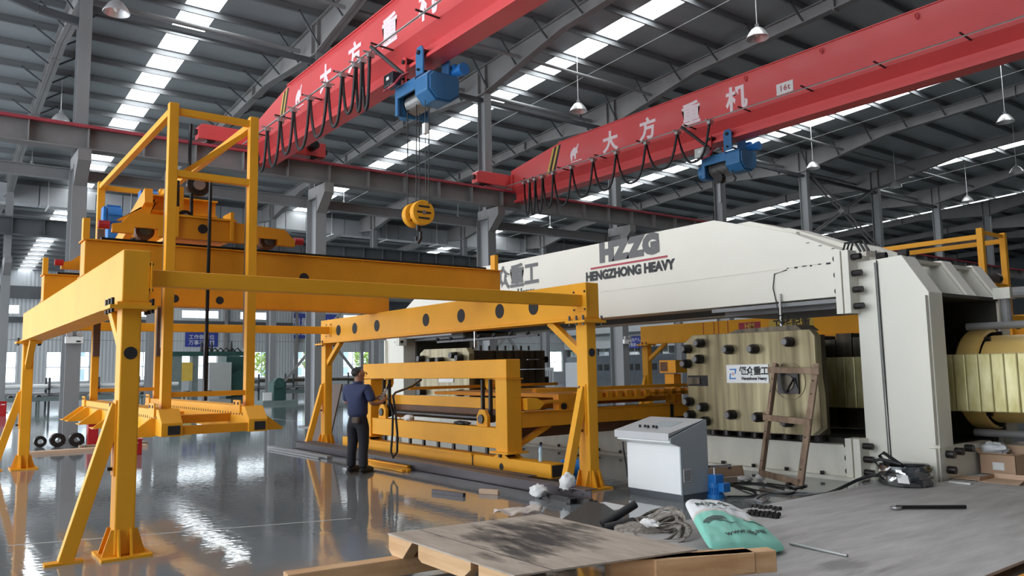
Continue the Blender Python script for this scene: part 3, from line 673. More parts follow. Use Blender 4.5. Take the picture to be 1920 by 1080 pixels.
# ---- bridge (two girders on the beams) + lifting trolley
def bridge(dx, dy, label):
    t = thing('lifting_bridge', label, 'bridge', (-12.3+dx, 4.4+dy, 2.79))
    for x0 in (-10.53+dx, -14.35+dx):
        g = MB().box(x0, x0+.3, 1.46+dy, 7.5+dy, 2.80, 3.22).build('girder', 'yeld', t, .01)
        MB().box(x0-.03, x0+.33, 1.44+dy, 7.52+dy, 3.22, 3.235).box(x0-.03, x0+.33, 1.44+dy, 7.52+dy, 2.79, 2.80).build('flange', 'yeld', g)
        MB().box(x0+.11, x0+.19, 1.65+dy, 7.3+dy, 3.235, 3.285).build('rail', 'iron', g)
        for yy in (1.44+dy, 7.44+dy): MB().box(x0+.1, x0+.22, yy+.01, yy+.08, 3.23, 3.50).build('end_stop', 'yel', g)
        for yy in (3.4, 4.15):
            MB().cyl((x0+.302, yy+dy, 2.92), (x0+.285, yy+dy, 2.92), .07, 20).build('access_hole', 'dark', g)
    return t
bridge(0, 0, 'twin-girder yellow bridge lying across the beams of the left gantry')
def trolley(dx, dy, label, fork=True):
    t = thing('lifting_trolley', label, 'trolley', (-12.3+dx, 2.8+dy, 3.29))
    xa, xb = -9.86+dx, -14.66+dx
    ya, yb = 2.31+dy, 3.29+dy
    def fs(x): return 'yel'
    posts = []
    for x in (xa, xb):
        for y in (ya, yb):
            p = MB().box(x-.055, x+.055, y-.055, y+.055, 1.22, 4.93).build('mast', 'yel', t, .006)
            MB().box(x-.03+(.09 if x == xb else -.09), x+.03+(.09 if x == xb else -.09), y-.05, y+.05, 1.95, 4.1).build('guide_rail', 'brown', p)
    top = 4.84
    for y in (ya, yb):
        MB().bar((xb, y, top), (xa, y, top), .08, .08).build('top_rail', 'yel', t)
    for x in (xa, xb):
        MB().bar((x, ya, top-.0), (x, yb, top-.0), .07, .08).build('top_rail', 'yel', t)
        MB().box(x-.05, x+.05, ya-.05, yb+.05, 4.02, 4.1).build('cross_rail', 'yel', t)
    MB().bar((xa-.12, ya+.1, 4.06), (xa-.12, yb, 4.78), .06, .06).build('diagonal', 'yel', t)
    # carriage body
    x0, x1 = -10.9+dx, -13.8+dx
    body = MB().prism([(1.74+dy, 3.34), (1.98+dy, 3.34), (1.98+dy, 3.42), (2.26+dy, 3.42), (2.26+dy, 3.33), (3.5+dy, 3.33), (3.5+dy, 3.42), (3.76+dy, 3.42), (3.76+dy, 3.34), (4.0+dy, 3.34), (4.0+dy, 3.42), (3.86+dy, 3.56), (3.35+dy, 3.59), (2.05+dy, 3.60), (1.92+dy, 3.56), (1.84+dy, 3.46), (1.74+dy, 3.44)], 'x', -10.28+dx, -10.2+dx).build('side_frame', 'yeld', t)
    MB().prism([(1.72+dy, 3.36), (4.02+dy, 3.36), (3.98+dy, 3.5), (3.82+dy, 3.66), (2.05+dy, 3.66), (1.86+dy, 3.5), (1.72+dy, 3.46)], 'x', -14.4+dx, -14.3+dx).build('side_frame', 'yeld', t)
    for x in (-10.38+dx, -14.2+dx):
        for y in (2.12+dy, 3.66+dy):
            w = MB().cyl((x-.05, y, 3.395), (x+.1, y, 3.395), .11, 20).build('wheel', 'redbrown', t)
            MB().cyl((x+.1, y, 3.40), (x+.15, y, 3.40), .07, 12).build('bearing', 'plated', w)
        for y, e in ((1.72+dy, -1), (4.02+dy, 1)): MB().cyl((x+.1, y, 3.43), (x+.1, y+e*.12, 3.43), .05, 14).build('buffer', 'redb', t)
    MB().box(-14.3+dx, -10.3+dx, 2.42+dy, 3.18+dy, 3.36, 3.40).build('deck_plate', 'yeld', t)
    MB().box(-10.45+dx, -10.17+dx, 2.40+dy, 3.2+dy, 3.60, 3.625).build('ledge_plate', 'yel', t)
    for y_ in (2.46, 3.14): MB().box(-10.5+dx, -10.16+dx, y_-.02+dy, y_+.02+dy, 3.34, 3.72).build('end_rib', 'yel', t)
    MB().cyl((-10.2+dx, 2.78+dy, 3.47), (-10.19+dx, 2.78+dy, 3.47), .06, 18).build('access_hole', 'dark', t)
    wf_ = MB().box(-11.5+dx, -11.3+dx, 2.35+dy, 3.25+dy, 3.40, 4.05).build('winch_frame', 'yeld', t)
    for z_ in (3.84, 4.05): MB().box(-11.32+dx, -11.2+dx, 2.35+dy, 3.25+dy, z_, z_+.02).build('frame_lip', 'yel', wf_)
    MB().box(-10.64+dx, -10.52+dx, 2.46+dy, 2.62+dy, 3.7, 4.06).build('column_box', 'yeld', t)
    MB().prism([(1.95+dy, 3.66), (2.3+dy, 3.66), (2.42+dy, 4.0), (2.42+dy, 3.95)], 'x', -11.2+dx, -11.1+dx).build('side_brace', 'yeld', t)
    MB().bar((-13.9+dx, 2.35+dy, 3.5), (-11.0+dx, 2.3+dy, 4.0), .1, .2, (0, 1, 0)).build('side_brace', 'yeld', t)
    MB().box(-13.5+dx, -13.1+dx, 2.72+dy, 2.9+dy, 3.4, 4.1).build('motor_stand', 'yeld', t)
    MB().bar((-11.4+dx, 2.45+dy, 3.86), (-11.4+dx, 3.2+dy, 3.80), .05, .08).build('spreader', 'metal', t)
    for (x, y, z) in ((-13.3+dx, 2.28+dy, 4.1), (-13.3+dx, 2.8+dy, 4.42)):
        m = MB().cyl((x, y-.10, z), (x, y+.10, z), .15, 16).box(x-.1, x+.12, y-.16, y-.12, z-.13, z+.13).box(x-.12, x+.12, y-.09, y+.09, z-.42, z-.14).build('gear_motor', 'motor', t, smooth=35)
        stuff(MB().box(x-.005, x+.005, y-.1, y+.1, z-.18, z+.18).box(x-.17, x+.17, y-.1, y+.1, z-.004, z+.004).build('cooling_fin', 'motor', m))
    for (y, z, r) in ((2.60, 3.62, .10), (2.76, 4.07, .145)):
        sp = MB().cyl((-10.42+dx, y+dy, z), (-10.34+dx, y+dy, z), r, 22).build('sprocket', 'iron', t)
        MB().cyl((-10.34+dx, y+dy, z), (-10.30+dx, y+dy, z), r*.5, 14).build('hub', 'metal', sp)
    def chain(pts, name):
        MB().tube(pts, .022, 6).build(name, 'black', t)
    chain([(-10.38+dx, 2.51+dy, 4.1), (-10.38+dx, 2.515+dy, 3.6)], 'drive_chain'); chain([(-10.38+dx, 2.68+dy, 4.05), (-10.38+dx, 2.685+dy, 3.6)], 'drive_chain')
    chain([(-10.0+dx, 2.55+dy, 4.06), (-10.0+dx, 2.555+dy, 4.75)], 'lift_chain')
    chain([(-10.0+dx, 2.81+dy, 4.07), (-10.0+dx, 2.80+dy, 1.55)], 'lift_chain')
    MB().tube([(-10.0+dx, 2.80+dy, 2.15), (-10.0+dx, 2.80+dy, 1.3)], .032, 6).build('chain_link_run', 'iron', t)
    # hanging fork frame
    for y in (ya, yb):
        fb = MB().prism([(-9.45+dx, .93), (-15.0+dx, .93), (-15.0+dx, 1.06), (-14.8+dx, 1.23), (-9.62+dx, 1.23), (-9.45+dx, 1.08)], 'y', y-.13, y+.1).build('fork_beam', 'yel', t, .006)
        MB().box(-9.452+dx, -9.44+dx, y-.06, y+.07, .95, 1.05).build('beam_end_opening', 'dark', fb)
        sl = MB()
        for k in range(46): sl.box(-9.7-.11*k+dx, -9.68-.11*k+dx, y-.134, y-.13, 1.12, 1.15)
        stuff(sl.build('slot', 'dark', fb))
        e = -1 if y == ya else 1
        for x in (-9.75, -10.75, -11.9, -13.1, -14.2, -14.75):
            yo = y-.13 if e < 0 else y+.1
            MB().prism([(yo, .93), (yo+e*.30, .93), (yo+e*.29, .945), (yo+e*.05, 1.13), (yo, 1.13)], 'x', x-.02+dx, x+.02+dx).build('outrigger_plate', 'yel', fb)
            MB().box(x-.28+dx, x+.02+dx, min(yo, yo+e*.30), max(yo, yo+e*.30), .92, .93).build('outrigger_foot', 'yel', fb)
        for x in (xa, xb):
            br = MB().box(x-.13, x+.13, y-.15, y-.135, 1.14, 1.3).build('clamp_plate', 'yel', fb)
            for q in (-.07, .07): MB().cyl((x+q, y-.16, 1.26), (x+q, y-.148, 1.26), .018, 8).build('bolt', 'iron', br)
    for x, z in ((-9.52, .99), (-10.2, 1.08), (-10.9, 1.05), (-12.4, 1.03), (-14.6, 1.03)):
        MB().box(x-.05+dx, x+.05+dx, ya+.1, yb-.13, z-.05, z+.05).build('fork_cross_tube', 'yeld', t)
    MB().box(xa-.04, xa+.04, ya, yb, 1.36, 1.42).build('lower_rail', 'yeld', t); MB().box(xb-.04, xb+.04, ya, yb, 1.36, 1.42).build('lower_rail', 'yeld', t)
    return t
tr = trolley(0, 0, 'yellow four-mast lifting trolley with a hanging fork frame on the left gantry')
# the same kind of trolley behind the press: only its top shows
t2 = thing('lifting_trolley', 'rear lifting trolley frame sticking up at the right behind the white press', 'trolley', (-10, 21.6, 2.8))
for x in (-8.3, -13.1):
    for y in (21.0, 22.35):
        MB().box(x-.07, x+.07, y-.07, y+.07, 1.3, 4.93).build('mast', 'yel', t2, .006)
for y in (21.0, 22.35): MB().bar((-13.1, y, 4.72), (-8.3, y, 4.72), .09, .12).build('top_rail', 'yel', t2)
for x in (-8.3, -13.1):
    MB().bar((x, 21.0, 4.84), (x, 22.35, 4.84), .07, .08).build('top_rail', 'yel', t2); MB().box(x-.05, x+.05, 21.0, 22.35, 3.5, 3.58).build('cross_rail', 'yel', t2)
MB().cyl((-8.6, 20.7, 3.75), (-8.6, 20.85, 3.75), .2, 18).build('gear_cover', 'yel', t2)
MB().cyl((-8.3, 21.6, 3.7), (-8.3, 21.8, 3.7), .14, 14).build('winch_motor', 'iron', t2)
# ================================================================== LIFT TABLE between the right-hand gantry posts
ld = thing('lift_table_frame', 'yellow rectangular lift frame with roller and chains, to the right of the man', 'machine', (-12.3, 7.4, 0))
rl = MB().box(-15.7, -8.75, 7.26, 7.52, .05, .255).build('base_rail', 'yel', ld, .008)
MB().box(-8.752, -8.745, 7.28, 7.50, .07, .235).build('rail_end_opening', 'dark', rl)
MB().cyl((-9.95, 7.258, .12), (-9.95, 7.27, .12), .055, 18).build('access_hole', 'dark', rl)
MB().box(-15.4, -10.7, 7.2, 7.26, .24, .27).build('rail_ledge', 'yel', rl)
MB().box(-10.75, -10.73, 7.25, 7.262, .05, .25).build('joint', 'dark', rl)
for x in (-9.95, -14.55):
    p = MB().box(x-.15, x+.15, 7.27, 7.56, .34, 1.47).build('post', 'yel', ld, .008)
    MB().box(x-.24, x+.24, 7.2, 7.62, .32, .345).build('base_plate', 'yel', p)
    for s in (-1, 1): MB().prism([(x-.2, .255), (x+.2, .255), (x+.06, .33), (x-.06, .33)], 'y', 7.39+s*.13-.01, 7.39+s*.13+.01).build('pivot_bracket', 'yel', p)
    MB().cyl((x, 7.22, .29), (x, 7.56, .29), .03, 12).build('pivot_pin', 'iron', p)
MB().box(-14.75, -9.8, 7.27, 7.55, 1.48, 1.78).build('top_beam', 'yel', ld, .012)
MB().box(-10.12, -9.77, 7.24, 7.58, 1.465, 1.482).build('cap_plate', 'yel', ld)
MB().box(-14.4, -10.1, 7.3, 7.5, .38, .70).build('lower_beam', 'yel', ld, .008)
MB().box(-14.4, -10.4, 7.6, 7.72, .97, 1.15).build('carriage_beam', 'yel', ld, .008)
MB().box(-14.4, -10.4, 7.62, 7.7, .86, .97).build('carriage_web', 'redbrown', ld)
ro = MB().cyl((-14.3, 7.52, .82), (-10.75, 7.52, .82), .055, 16).build('roller', 'iron', ld, smooth=40)
MB().cyl((-14.35, 7.52, .82), (-14.1, 7.52, .82), .11, 18).build('roller_bearing', 'black', ro)
MB().cyl((-10.75, 7.52, .82), (-10.5, 7.52, .82), .06, 16).build('roller_sleeve', 'plated', ro)
for x in (-10.62, -14.1):
    for dxx in (-.11, .11): MB().box(x+dxx-.02, x+dxx+.02, 7.44, 7.5, .76, 1.46).build('lift_chain', 'black', ld)
    cs = MB().prism([(x-.12, 1.48), (x+.14, 1.48), (x+.14, 1.38), (x+.08, 1.30), (x-.04, 1.30), (x-.10, 1.38)], 'y', 7.50, 7.55).build('chain_cover', 'yel', ld)
    pb = MB().prism([(x-.14, .70), (x+.16, .70), (x+.16, .86), (x+.08, .97), (x-.06, .97), (x-.14, .86)], 'y', 7.36, 7.42).build('bearing_plate', 'yel', ld)
    MB().cyl((x, 7.33, .82), (x, 7.42, .82), .075, 18).build('bearing', 'iron', pb)
for k in range(8):
    MB().box(-14.0+.5*k-.03, -14.0+.5*k+.03, 7.36, 7.4, .27, .38).build('spacer', 'iron', ld)
# feed table running into the press
ft = thing('feed_table', 'yellow feed table running from the lift frame into the white press', 'machine', (-9.95, 9.5, 0))
MB().box(-9.98, -9.8, 7.57, 12.4, .70, .935).build('side_beam', 'yeld', ft, .008)
MB().box(-14.2, -14.0, 7.75, 12.4, .70, .935).build('side_beam', 'yeld', ft, .008)
MB().box(-10.05, -9.78, 7.57, 12.4, .935, .95).build('rail_flange', 'yeld', ft)
MB().box(-10.5, -10.2, 7.7, 12.4, .50, .70).build('under_beam', 'redbrown', ft)
MB().bar((-9.9, 7.6, .45), (-9.9, 8.2, .72), .08, .08).build('strut', 'yeld', ft)
MB().box(-9.82, -9.79, 11.0, 11.08, .68, .96).build('clamp_strap', 'iron', ft)
MB().box(-9.95, -9.85, 7.9, 11.8, 1.24, 1.30).build('upper_rail', 'yeld', ft)
MB().box(-14.0, -13.9, 7.9, 11.8, 1.24, 1.30).build('upper_rail', 'yeld', ft)
MB().box(-13.8, -10.0, 8.4, 11.7, 1.14, 1.20).build('carriage_plate', 'yeld', ft)
tooth = None
for k in range(13):
    y = 8.75+.235*k
    if tooth is None: tooth = MB().box(-9.98, -9.83, y, y+.12, 1.10, 1.22).build('comb_tooth', 'yeld', ft); ty = y
    else: rep(tooth, (0, y-ty, 0), ft)
MB().box(-9.98, -9.82, 8.0, 10.4, 1.06, 1.11).build('comb_bar', 'yeld', ft); MB().box(-9.95, -9.83, 10.5, 11.8, 1.12, 1.17).build('comb_bar', 'yeld', ft)
MB().box(-9.97, -9.83, 8.35, 8.75, .95, 1.2).build('carriage_block', 'yeld', ft); MB().box(-9.97, -9.83, 8.95, 9.15, .98, 1.2).build('carriage_block', 'yeld', ft)
for y in (8.45, 9.0): MB().cyl((-9.9, y, 1.0), (-9.8, y, 1.0), .055, 16).build('wheel', 'iron', ft)
cb = MB().prism([(7.6, .98), (7.85, .98), (7.95, 1.08), (7.8, 1.16), (7.6, 1.16)], 'x', -9.9, -9.7).build('catch_bracket', 'yel', ft)
for x in (-12.8, -11.6, -10.8): MB().bar((x, 8.2, 1.0), (x, 12.2, 1.0), .08, .1).build('bed_runner', 'yeld', ft)
MB().box(-10.35, -10.12, 11.5, 11.7, .7, 1.48).build('stop_post', 'yel', ft)
hb = MB().box(-10.4, -10.0, 11.42, 11.85, 1.5, 1.74).build('stop_head', 'yel', ft); MB().box(-10.38, -10.2, 11.412, 11.42, 1.53, 1.71).build('head_opening', 'redbrown', hb)
# ================================================================== WHITE PRESS
pr = thing('white_press', 'long white press frame lettered HZZG spanning the right half', 'machine', (-12.4, 11.8, 0))
XL, XR, CX = -19.1, -5.85, -12.45
def mir(x): return 2*CX-x
for y0, y1, nm in ((10.5, 11.0, 'upper_beam_plate'), (12.6, 13.1, 'upper_beam_plate')):
    P = [(XR, 2.58), (XR, 3.17), (-6.8, 3.62), (-8.24, 4.05), (mir(-8.24), 4.05), (mir(-6.8), 3.62), (mir(XR), 3.17), (mir(XR), 2.58)]
    MB().prism(P, 'y', y0, y1).build(nm, 'cream', pr, .01)
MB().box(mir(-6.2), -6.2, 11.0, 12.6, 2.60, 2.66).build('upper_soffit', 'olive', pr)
MB().prism([(-7.4, 3.78), (-7.1, 3.78), (XR, 3.26), (XR, 3.16)], 'y', 10.9, 11.5).build('sloped_cover', 'cream', pr)
MB().prism([(-8.0, 3.98), (-7.75, 3.98), (-6.9, 3.68), (-6.9, 3.6)], 'y', 10.8, 11.5).build('sloped_cover', 'cream', pr)
MB().box(mir(-6.3), -6.3, 10.494, 10.5, 3.085, 3.092).build('weld_seam', 'creamd', pr)
for k in range(9): MB().box(-6.9+.13*k, -6.9+.13*k+.03+.02*(k % 3), 10.494, 10.5, 3.075-.01*(k % 2), 3.09).build('paint_chip', 'dark', pr)
for k in range(4): MB().box(-6.55+.2*k, -6.5+.2*k, 10.494, 10.5, 3.42-.07*k, 3.43-.07*k).build('paint_chip', 'dark', pr)
for x0, x1 in ((-8.4, XR), (mir(XR), mir(-8.4))):
    MB().box(x0, x1, 10.55, 10.62, 2.50, 2.56).build('slide_rail', 'steell', pr); MB().box(x0, x1, 10.9, 12.6, 2.44, 2.56).build('slide_plate', 'steell', pr)
MB().box(mir(XR), XR, 10.42, 13.1, 0, .48).build('lower_beam', 'creamd', pr, .01)
MB().box(mir(XR), XR, 10.3, 10.42, 0, .05).build('base_ledge', 'creamd', pr)
for k in range(22): MB().cyl((-18.6+.58*k, 10.36, .05), (-18.6+.58*k, 10.36, .10), .03, 6).build('anchor_bolt', 'iron', pr)
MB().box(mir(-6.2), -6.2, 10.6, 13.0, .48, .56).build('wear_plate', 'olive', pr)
for k in range(8): MB().cyl((-8.4+.27*k, 10.5, .5), (-8.4+.27*k, 10.5, .62), .09, 14).build('support_roller', 'iron', pr)
def endcol(m, nm):
    f = (lambda x: x) if not m else mir
    A = (-5.87, -4.87)
    prof = [(f(-5.87), .0), (f(-4.95), .0), (f(-4.95), .5), (f(-4.87), .5), (f(-4.87), 2.545), (f(-5.2), 3.08), (f(-5.6), 3.06), (f(-5.87), 3.06)]
    for y0, y1 in ((10.6, 10.98), (12.75, 13.1)): MB().prism(prof, 'y', y0, y1).build(nm, 'cream', pr, .008)
    MB().box(f(-4.95), f(-4.885), 10.52, 10.6, .55, 2.5).build('edge_strip', 'cream', pr)
    pt = [(f(-5.87), 2.55), (f(-4.87), 2.55), (f(-5.2), 3.085), (f(-5.87), 3.085)]
    MB().prism(pt, 'y', 11.77, 12.06).build('crosshead_rib', 'cream', pr, .008)
    for y in (10.98, 11.70, 12.68):
        MB().prism([(f(-5.87), 2.55), (f(-4.9), 2.55), (f(-5.22), 3.04), (f(-5.87), 3.04)], 'y', y, y+.05).build('rib_liner', 'creamd', pr)
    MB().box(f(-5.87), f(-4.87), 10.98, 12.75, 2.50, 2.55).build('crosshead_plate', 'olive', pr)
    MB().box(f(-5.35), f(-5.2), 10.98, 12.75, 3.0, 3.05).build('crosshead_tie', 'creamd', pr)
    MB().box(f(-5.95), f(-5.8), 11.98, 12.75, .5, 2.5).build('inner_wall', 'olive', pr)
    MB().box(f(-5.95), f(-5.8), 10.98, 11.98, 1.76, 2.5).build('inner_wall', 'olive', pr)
    MB().box(f(-5.87), f(-4.9), 12.72, 12.748, .5, 2.5).build('shade_liner', 'olive', pr)  # thin dark sheet added to put shade on the rear plate's inner face
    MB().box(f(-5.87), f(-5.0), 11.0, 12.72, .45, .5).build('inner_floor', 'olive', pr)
    for z0, z1 in ((2.32, 3.22), (0.02, .58)):
        for k, x in enumerate((-6.0, -5.88)):
            MB().box(f(x-.05), f(x+.05), 10.36, 10.6, z0, z1).build('joint_flange', 'cream', pr, .006)
        n = 4 if z1 > 1 else 3
        for k in range(n):
            z = z0+.1+(z1-z0-.2)*k/(n-1)
            MB().cyl((f(-5.83), 10.46, z), (f(-5.70), 10.46, z), .045, 12).build('flange_bolt', 'iron', pr)
            MB().cyl((f(-6.05), 10.44, z), (f(-6.09), 10.44, z), .04, 12).build('flange_bolt', 'iron', pr)
endcol(False, 'end_column_plate'); endcol(True, 'end_column_plate')
MB().tube([(-5.55, 10.588, .1), (-5.56, 10.588, 1.5), (-5.57, 10.588, 3.02)], .011, 6).build('cable_conduit', 'metal', pr)
MB().tube([(-5.52, 10.588, .1), (-5.53, 10.588, 1.5), (-5.54, 10.588, 3.02), (-5.6, 10.7, 3.2)], .009, 6).build('cable_conduit', 'black', pr)
for k in range(3): MB().tube([(-5.98+.06*k, 10.5, 3.22), (-5.95+.06*k, 10.52, 3.34), (-5.85+.06*k, 10.6, 3.36), (-5.78+.06*k, 10.62, 3.2)], .018, 6).build('hydraulic_hose', 'black', pr)
for x in (-5.6, -5.3): MB().cyl((x, 10.75, 3.12), (x+.12, 10.75, 3.12), .05, 12).build('hose_fitting', 'iron', pr)
MB().tube([(-6.9, 10.49, 3.06), (-7.12, 10.49, 3.02), (-7.15, 10.48, 2.8), (-7.08, 10.48, 2.45), (-7.0, 10.44, 2.3)], .008, 6).build('sensor_cable', 'black', pr)
MB().bar((-7.02, 10.46, 2.7), (-7.02, 10.46, 2.1), .04, .03).build('sensor_bar', 'metal', pr)
MB().tube([(-7.05, 10.44, 2.36), (-6.92, 10.43, 2.38), (-6.88, 10.43, 2.28), (-7.0, 10.43, 2.24), (-7.06, 10.44, 2.32)], .012, 6).build('cable_coil', 'black', pr)
# lower end of the press on the right
MB().box(-4.87, -2.2, 12.12, 13.1, 0, .42).build('lower_end_beam', 'creamd', pr, .008)
MB().box(-5.0, -4.86, 10.56, 12.12, 0, .5).build('lower_end_plate', 'cream', pr)
MB().box(-4.98, -4.88, 10.5, 10.58, 0, .5).build('joint_flange', 'cream', pr, .006)
for y, z in ((10.75, .42), (10.75, .22), (11.0, .44), (11.3, .46)): MB().cyl((-4.86, y, z), (-4.76, y, z), .05, 12).build('flange_bolt', 'iron', pr)
# lettering
for i, ch in enumerate('HZZG'): text('lettering', ch, (-10.82+.385*i, 10.492, 3.83), .46, 'logo2', pr, bold=.042, sx=1.12)
MB().box(-11.28, -9.28, 10.490, 10.497, 3.555, 3.59).build('underline', 'logor', pr)
text('lettering', 'HENGZHONG HEAVY', (-10.28, 10.492, 3.41), .235, 'logo1', pr, bold=.014, sx=.99)
text('lettering', '恒众重工', (-13.95, 10.492, 3.65), .55, 'logo2', pr, bold=.018, sx=.95)
text('lettering', 'Hengzhong Heavy', (-13.95, 10.492, 3.30), .235, 'logo1', pr, bold=.010)
# hydraulic cylinder, tie rods and ram at the right-hand end
cyl = thing('press_cylinder', 'yellow main cylinder at the right-hand end of the white press', 'cylinder', (-4.88, 12.55, 1.36))
MB().lathe([(.0, -.32), (.68, -.32), (.72, -.28), (.72, -.02), (.68, 0)], (-4.88, 12.55, 1.36), 'x', 48).build('flange_ring', M['cyly'], cyl, smooth=30)
MB().lathe([(.63, 0), (.63, 2.6), (0, 2.6)], (-4.88, 12.55, 1.36), 'x', 48).build('barrel', M['cyly'], cyl, smooth=30)
for k in range(10):
    a = 2*PI*k/10+.2; MB().cyl((-4.88, 12.55+.66*math.cos(a), 1.36+.66*math.sin(a)), (-4.81, 12.55+.66*math.cos(a), 1.36+.66*math.sin(a)), .035, 8).build('flange_bolt', 'iron', cyl)
for z, y in ((2.12, 12.2), (.60, 12.2)):
    tr_ = MB().cyl((-5.1, y, z), (-1.8, y, z), .055, 14).build('tie_rod', 'steel', pr, smooth=40)
MB().cyl((-4.62, 12.35, 2.17), (-4.62, 12.35, 2.52), .07, 14).build('valve_stem', 'steel', pr); MB().box(-4.74, -4.52, 12.25, 12.45, 2.5, 2.66).build('valve_block', 'creamd', pr)
MB().cyl((-4.52, 12.35, 2.58), (-4.2, 12.45, 2.58), .08, 12).build('valve_body', 'steel', pr); MB().box(-4.25, -4.0, 12.3, 12.6, 2.42, 2.8).build('valve_box', 'lgrey', pr)
MB().cyl((-5.15, 11.3, .80), (-5.15, 11.3, 1.9), .06, 12).build('guide_pin', 'lgrey', pr)
ram = thing('press_ram', 'thick ridged olive plate passing through the end of the white press', 'ram', (-4.8, 11.5, 1.3))
x = -7.25; k = 0
while x < -1.8:
    MB().box(x, x+.157, 11.46, 11.75, .935, 1.72).build('ridged_plate', 'plate2', ram, .016); x += .16; k += 1
# ---- mould blocks
def mould(x0, x1, y0, label, hatch, full):
    t = thing('mould_block', label, 'mould', ((x0+x1)/2, y0, .56))
    L = x1-x0
    f = MB().prism([(x0, .62), (x1-.14, .62), (x1, .72), (x1, 1.2), (x1-.03, 1.45), (x1-.03, 2.02), (x1-.10, 2.11), (x0+.14, 2.12), (x0, 2.02)], 'y', y0, y0+.16).build('front_plate', 'plate', t, .008)
    MB().box(x0+.1, x1-.78, y0+.16, y0+1.4, .60, 2.06).build('mould_body', 'plated', t)
    MB().box(x1-.78, x1-.12, y0+.16, y0+.42, .62, 2.04).build('mould_body', 'plated', t)
    for k in range(7):
        xa_ = x1-1.6+.28*k
        MB().box(xa_, xa_+.26, y0+1.80, y0+2.3, .60, 2.05+.05*(k % 2)-.02*(k % 3)).build('laminate_plate', 'plated', t)
    MB().prism([(x0+L*.33, 2.11), (x1-.25, 2.11), (x1-.35, 2.19), (x0+L*.42, 2.17)], 'y', y0+.05, y0+.5).build('top_bracket', 'plated', t)
    bl = [(.06, 1.9), (.33, 1.985), (.04, 1.66), (.30, 1.73), (.88, 1.865), (1.34, 1.86), (1.94, 1.945), (.06, 1.05), (.34, .97), (.08, .84), (.37, .75), (.88, .87), (1.36, .85), (1.85, .80)]
    for (bx, z) in bl:
        c = x0+bx*L/2.35
        b = MB().cyl((c, y0, z), (c, y0-.09, z), .075, 14).cyl((c, y0-.09, z), (c, y0-.15, z), .075, 14, .055).build('stud_nut', 'iron', t, smooth=35)
        MB().cyl((c, y0-.15, z), (c, y0-.17, z), .045, 12).build('stud_end', 'steel', b)
    s = MB().box(x0+.02, x0+.42, y0-.004, y0+.0, 1.30, 1.47).build('slot_recess', 'dark', t); MB().box(x0+.02, x0+.28, y0-.03, y0, 1.33, 1.44).build('locking_bar', 'plated', s)
    cx, cz = x0+1.88*L/2.35, 1.38
    MB().lathe([(.27, 0), (.27, -.012), (.25, -.012)], (cx, y0, cz), 'y', 32).build('bore_ring', 'plate', t)
    bo = MB().box(cx-.17, cx+.17, y0-.035, y0-.002, cz-.18, cz+.17).build('bore_cover', 'iron', t); MB().cyl((cx, y0-.036, cz-.02), (cx, y0-.05, cz-.02), .11, 18).build('cover_cap', 'plated', bo)
    MB().tube([(cx+.16, y0-.03, cz-.1), (cx+.12, y0-.06, cz+.05), (cx-.02, y0-.06, cz-.16)], .012, 6).build('cover_hose', 'black', bo)
    return t
mb1 = mould(-8.52, -6.17, 10.0, 'olive stainless mould block studded with dark nuts, behind the wooden ladder', 0, True)
sg = thing('name_plate', 'white plate with blue emblem and black lettering on the mould block', 'sign', (-7.34, 9.99, 1.35))
MB().box(-7.72, -6.965, 9.985, 9.998, 1.353, 1.63).build('plate', 'white', sg)
text('lettering', '恒众重工', (-7.22, 9.982, 1.525), .135, 'logo1', sg, bold=.005, sx=.95)
text('lettering', 'Hengzhong Heavy', (-7.22, 9.982, 1.42), .062, 'logo1', sg, bold=.0035, sx=.98)
MB().prism([(-7.66, 1.57), (-7.53, 1.57), (-7.545, 1.49), (-7.565, 1.49), (-7.56, 1.55), (-7.655, 1.55)], 'y', 9.982, 9.985).prism([(-7.67, 1.41), (-7.55, 1.41), (-7.545, 1.43), (-7.645, 1.43), (-7.635, 1.50), (-7.655, 1.50)], 'y', 9.982, 9.985).build('emblem', 'motor', sg)
MB().lathe([(.022, 0), (.022, -.002), (.014, -.002)], (-7.60, 9.985, 1.49), 'y', 16).build('emblem_dot', 'logor', sg)
mb2 = thing('mould_block', 'dark mould stack with a pale bolted face at the far end of the press', 'mould', (-16, 11, .6))
MB().prism([(-17.1, .62), (-14.9, .62), (-14.9, 2.0), (-15.0, 2.13), (-16.9, 2.15), (-17.1, 2.05)], 'y', 10.0, 10.15).build('front_plate', 'plate', mb2)
for (x, z) in ((-16.95, 1.92), (-16.45, 1.86), (-16.05, 1.86), (-15.45, 1.97), (-15.2, 1.90), (-15.2, 1.1), (-16.9, 1.1)): MB().cyl((x, 10.0, z), (x, 9.83, z), .085, 14, .07).build('stud_nut', 'iron', mb2, smooth=35)
k = 0
for z0, z1 in ((.62, 1.05), (1.05, 1.2), (1.2, 1.62), (1.62, 1.86), (1.86, 2.08)):
    y = 10.15
    while y < 12.2:
        w = .3+.1*((k*7) % 3); MB().box(-16.9, -14.92-.05*((k*5) % 3), y, min(y+w-.01, 12.3), z0, z1-.012).build('mould_segment', 'plated', mb2); y += w; k += 1
for k in range(8): MB().cyl((-15.2, 10.3+.24*k, 2.08), (-15.2, 10.3+.24*k, 2.19), .025, 8).build('lifting_stud', 'iron', mb2)
for z in (1.0, 1.35, 1.85): MB().cyl((-15.2, 12.3, z), (-15.1, 12.5, z), .08, 12).build('pipe_end', 'iron', mb2)
np2 = MB().box(-16.2, -15.55, 9.985, 9.998, 1.34, 1.62).build('name_plate', 'white'); tag(np2, 'small white name plate half hidden under the lift frame beam', 'sign'); text('lettering', '恒众重工', (-15.87, 9.98, 1.52), .12, 'logo1', np2, bold=.003)
hb2 = thing('hanging_bar', 'dark bar with black knobs hanging under the far half of the press', 'bar', (-14.5, 10.6, 2.3))
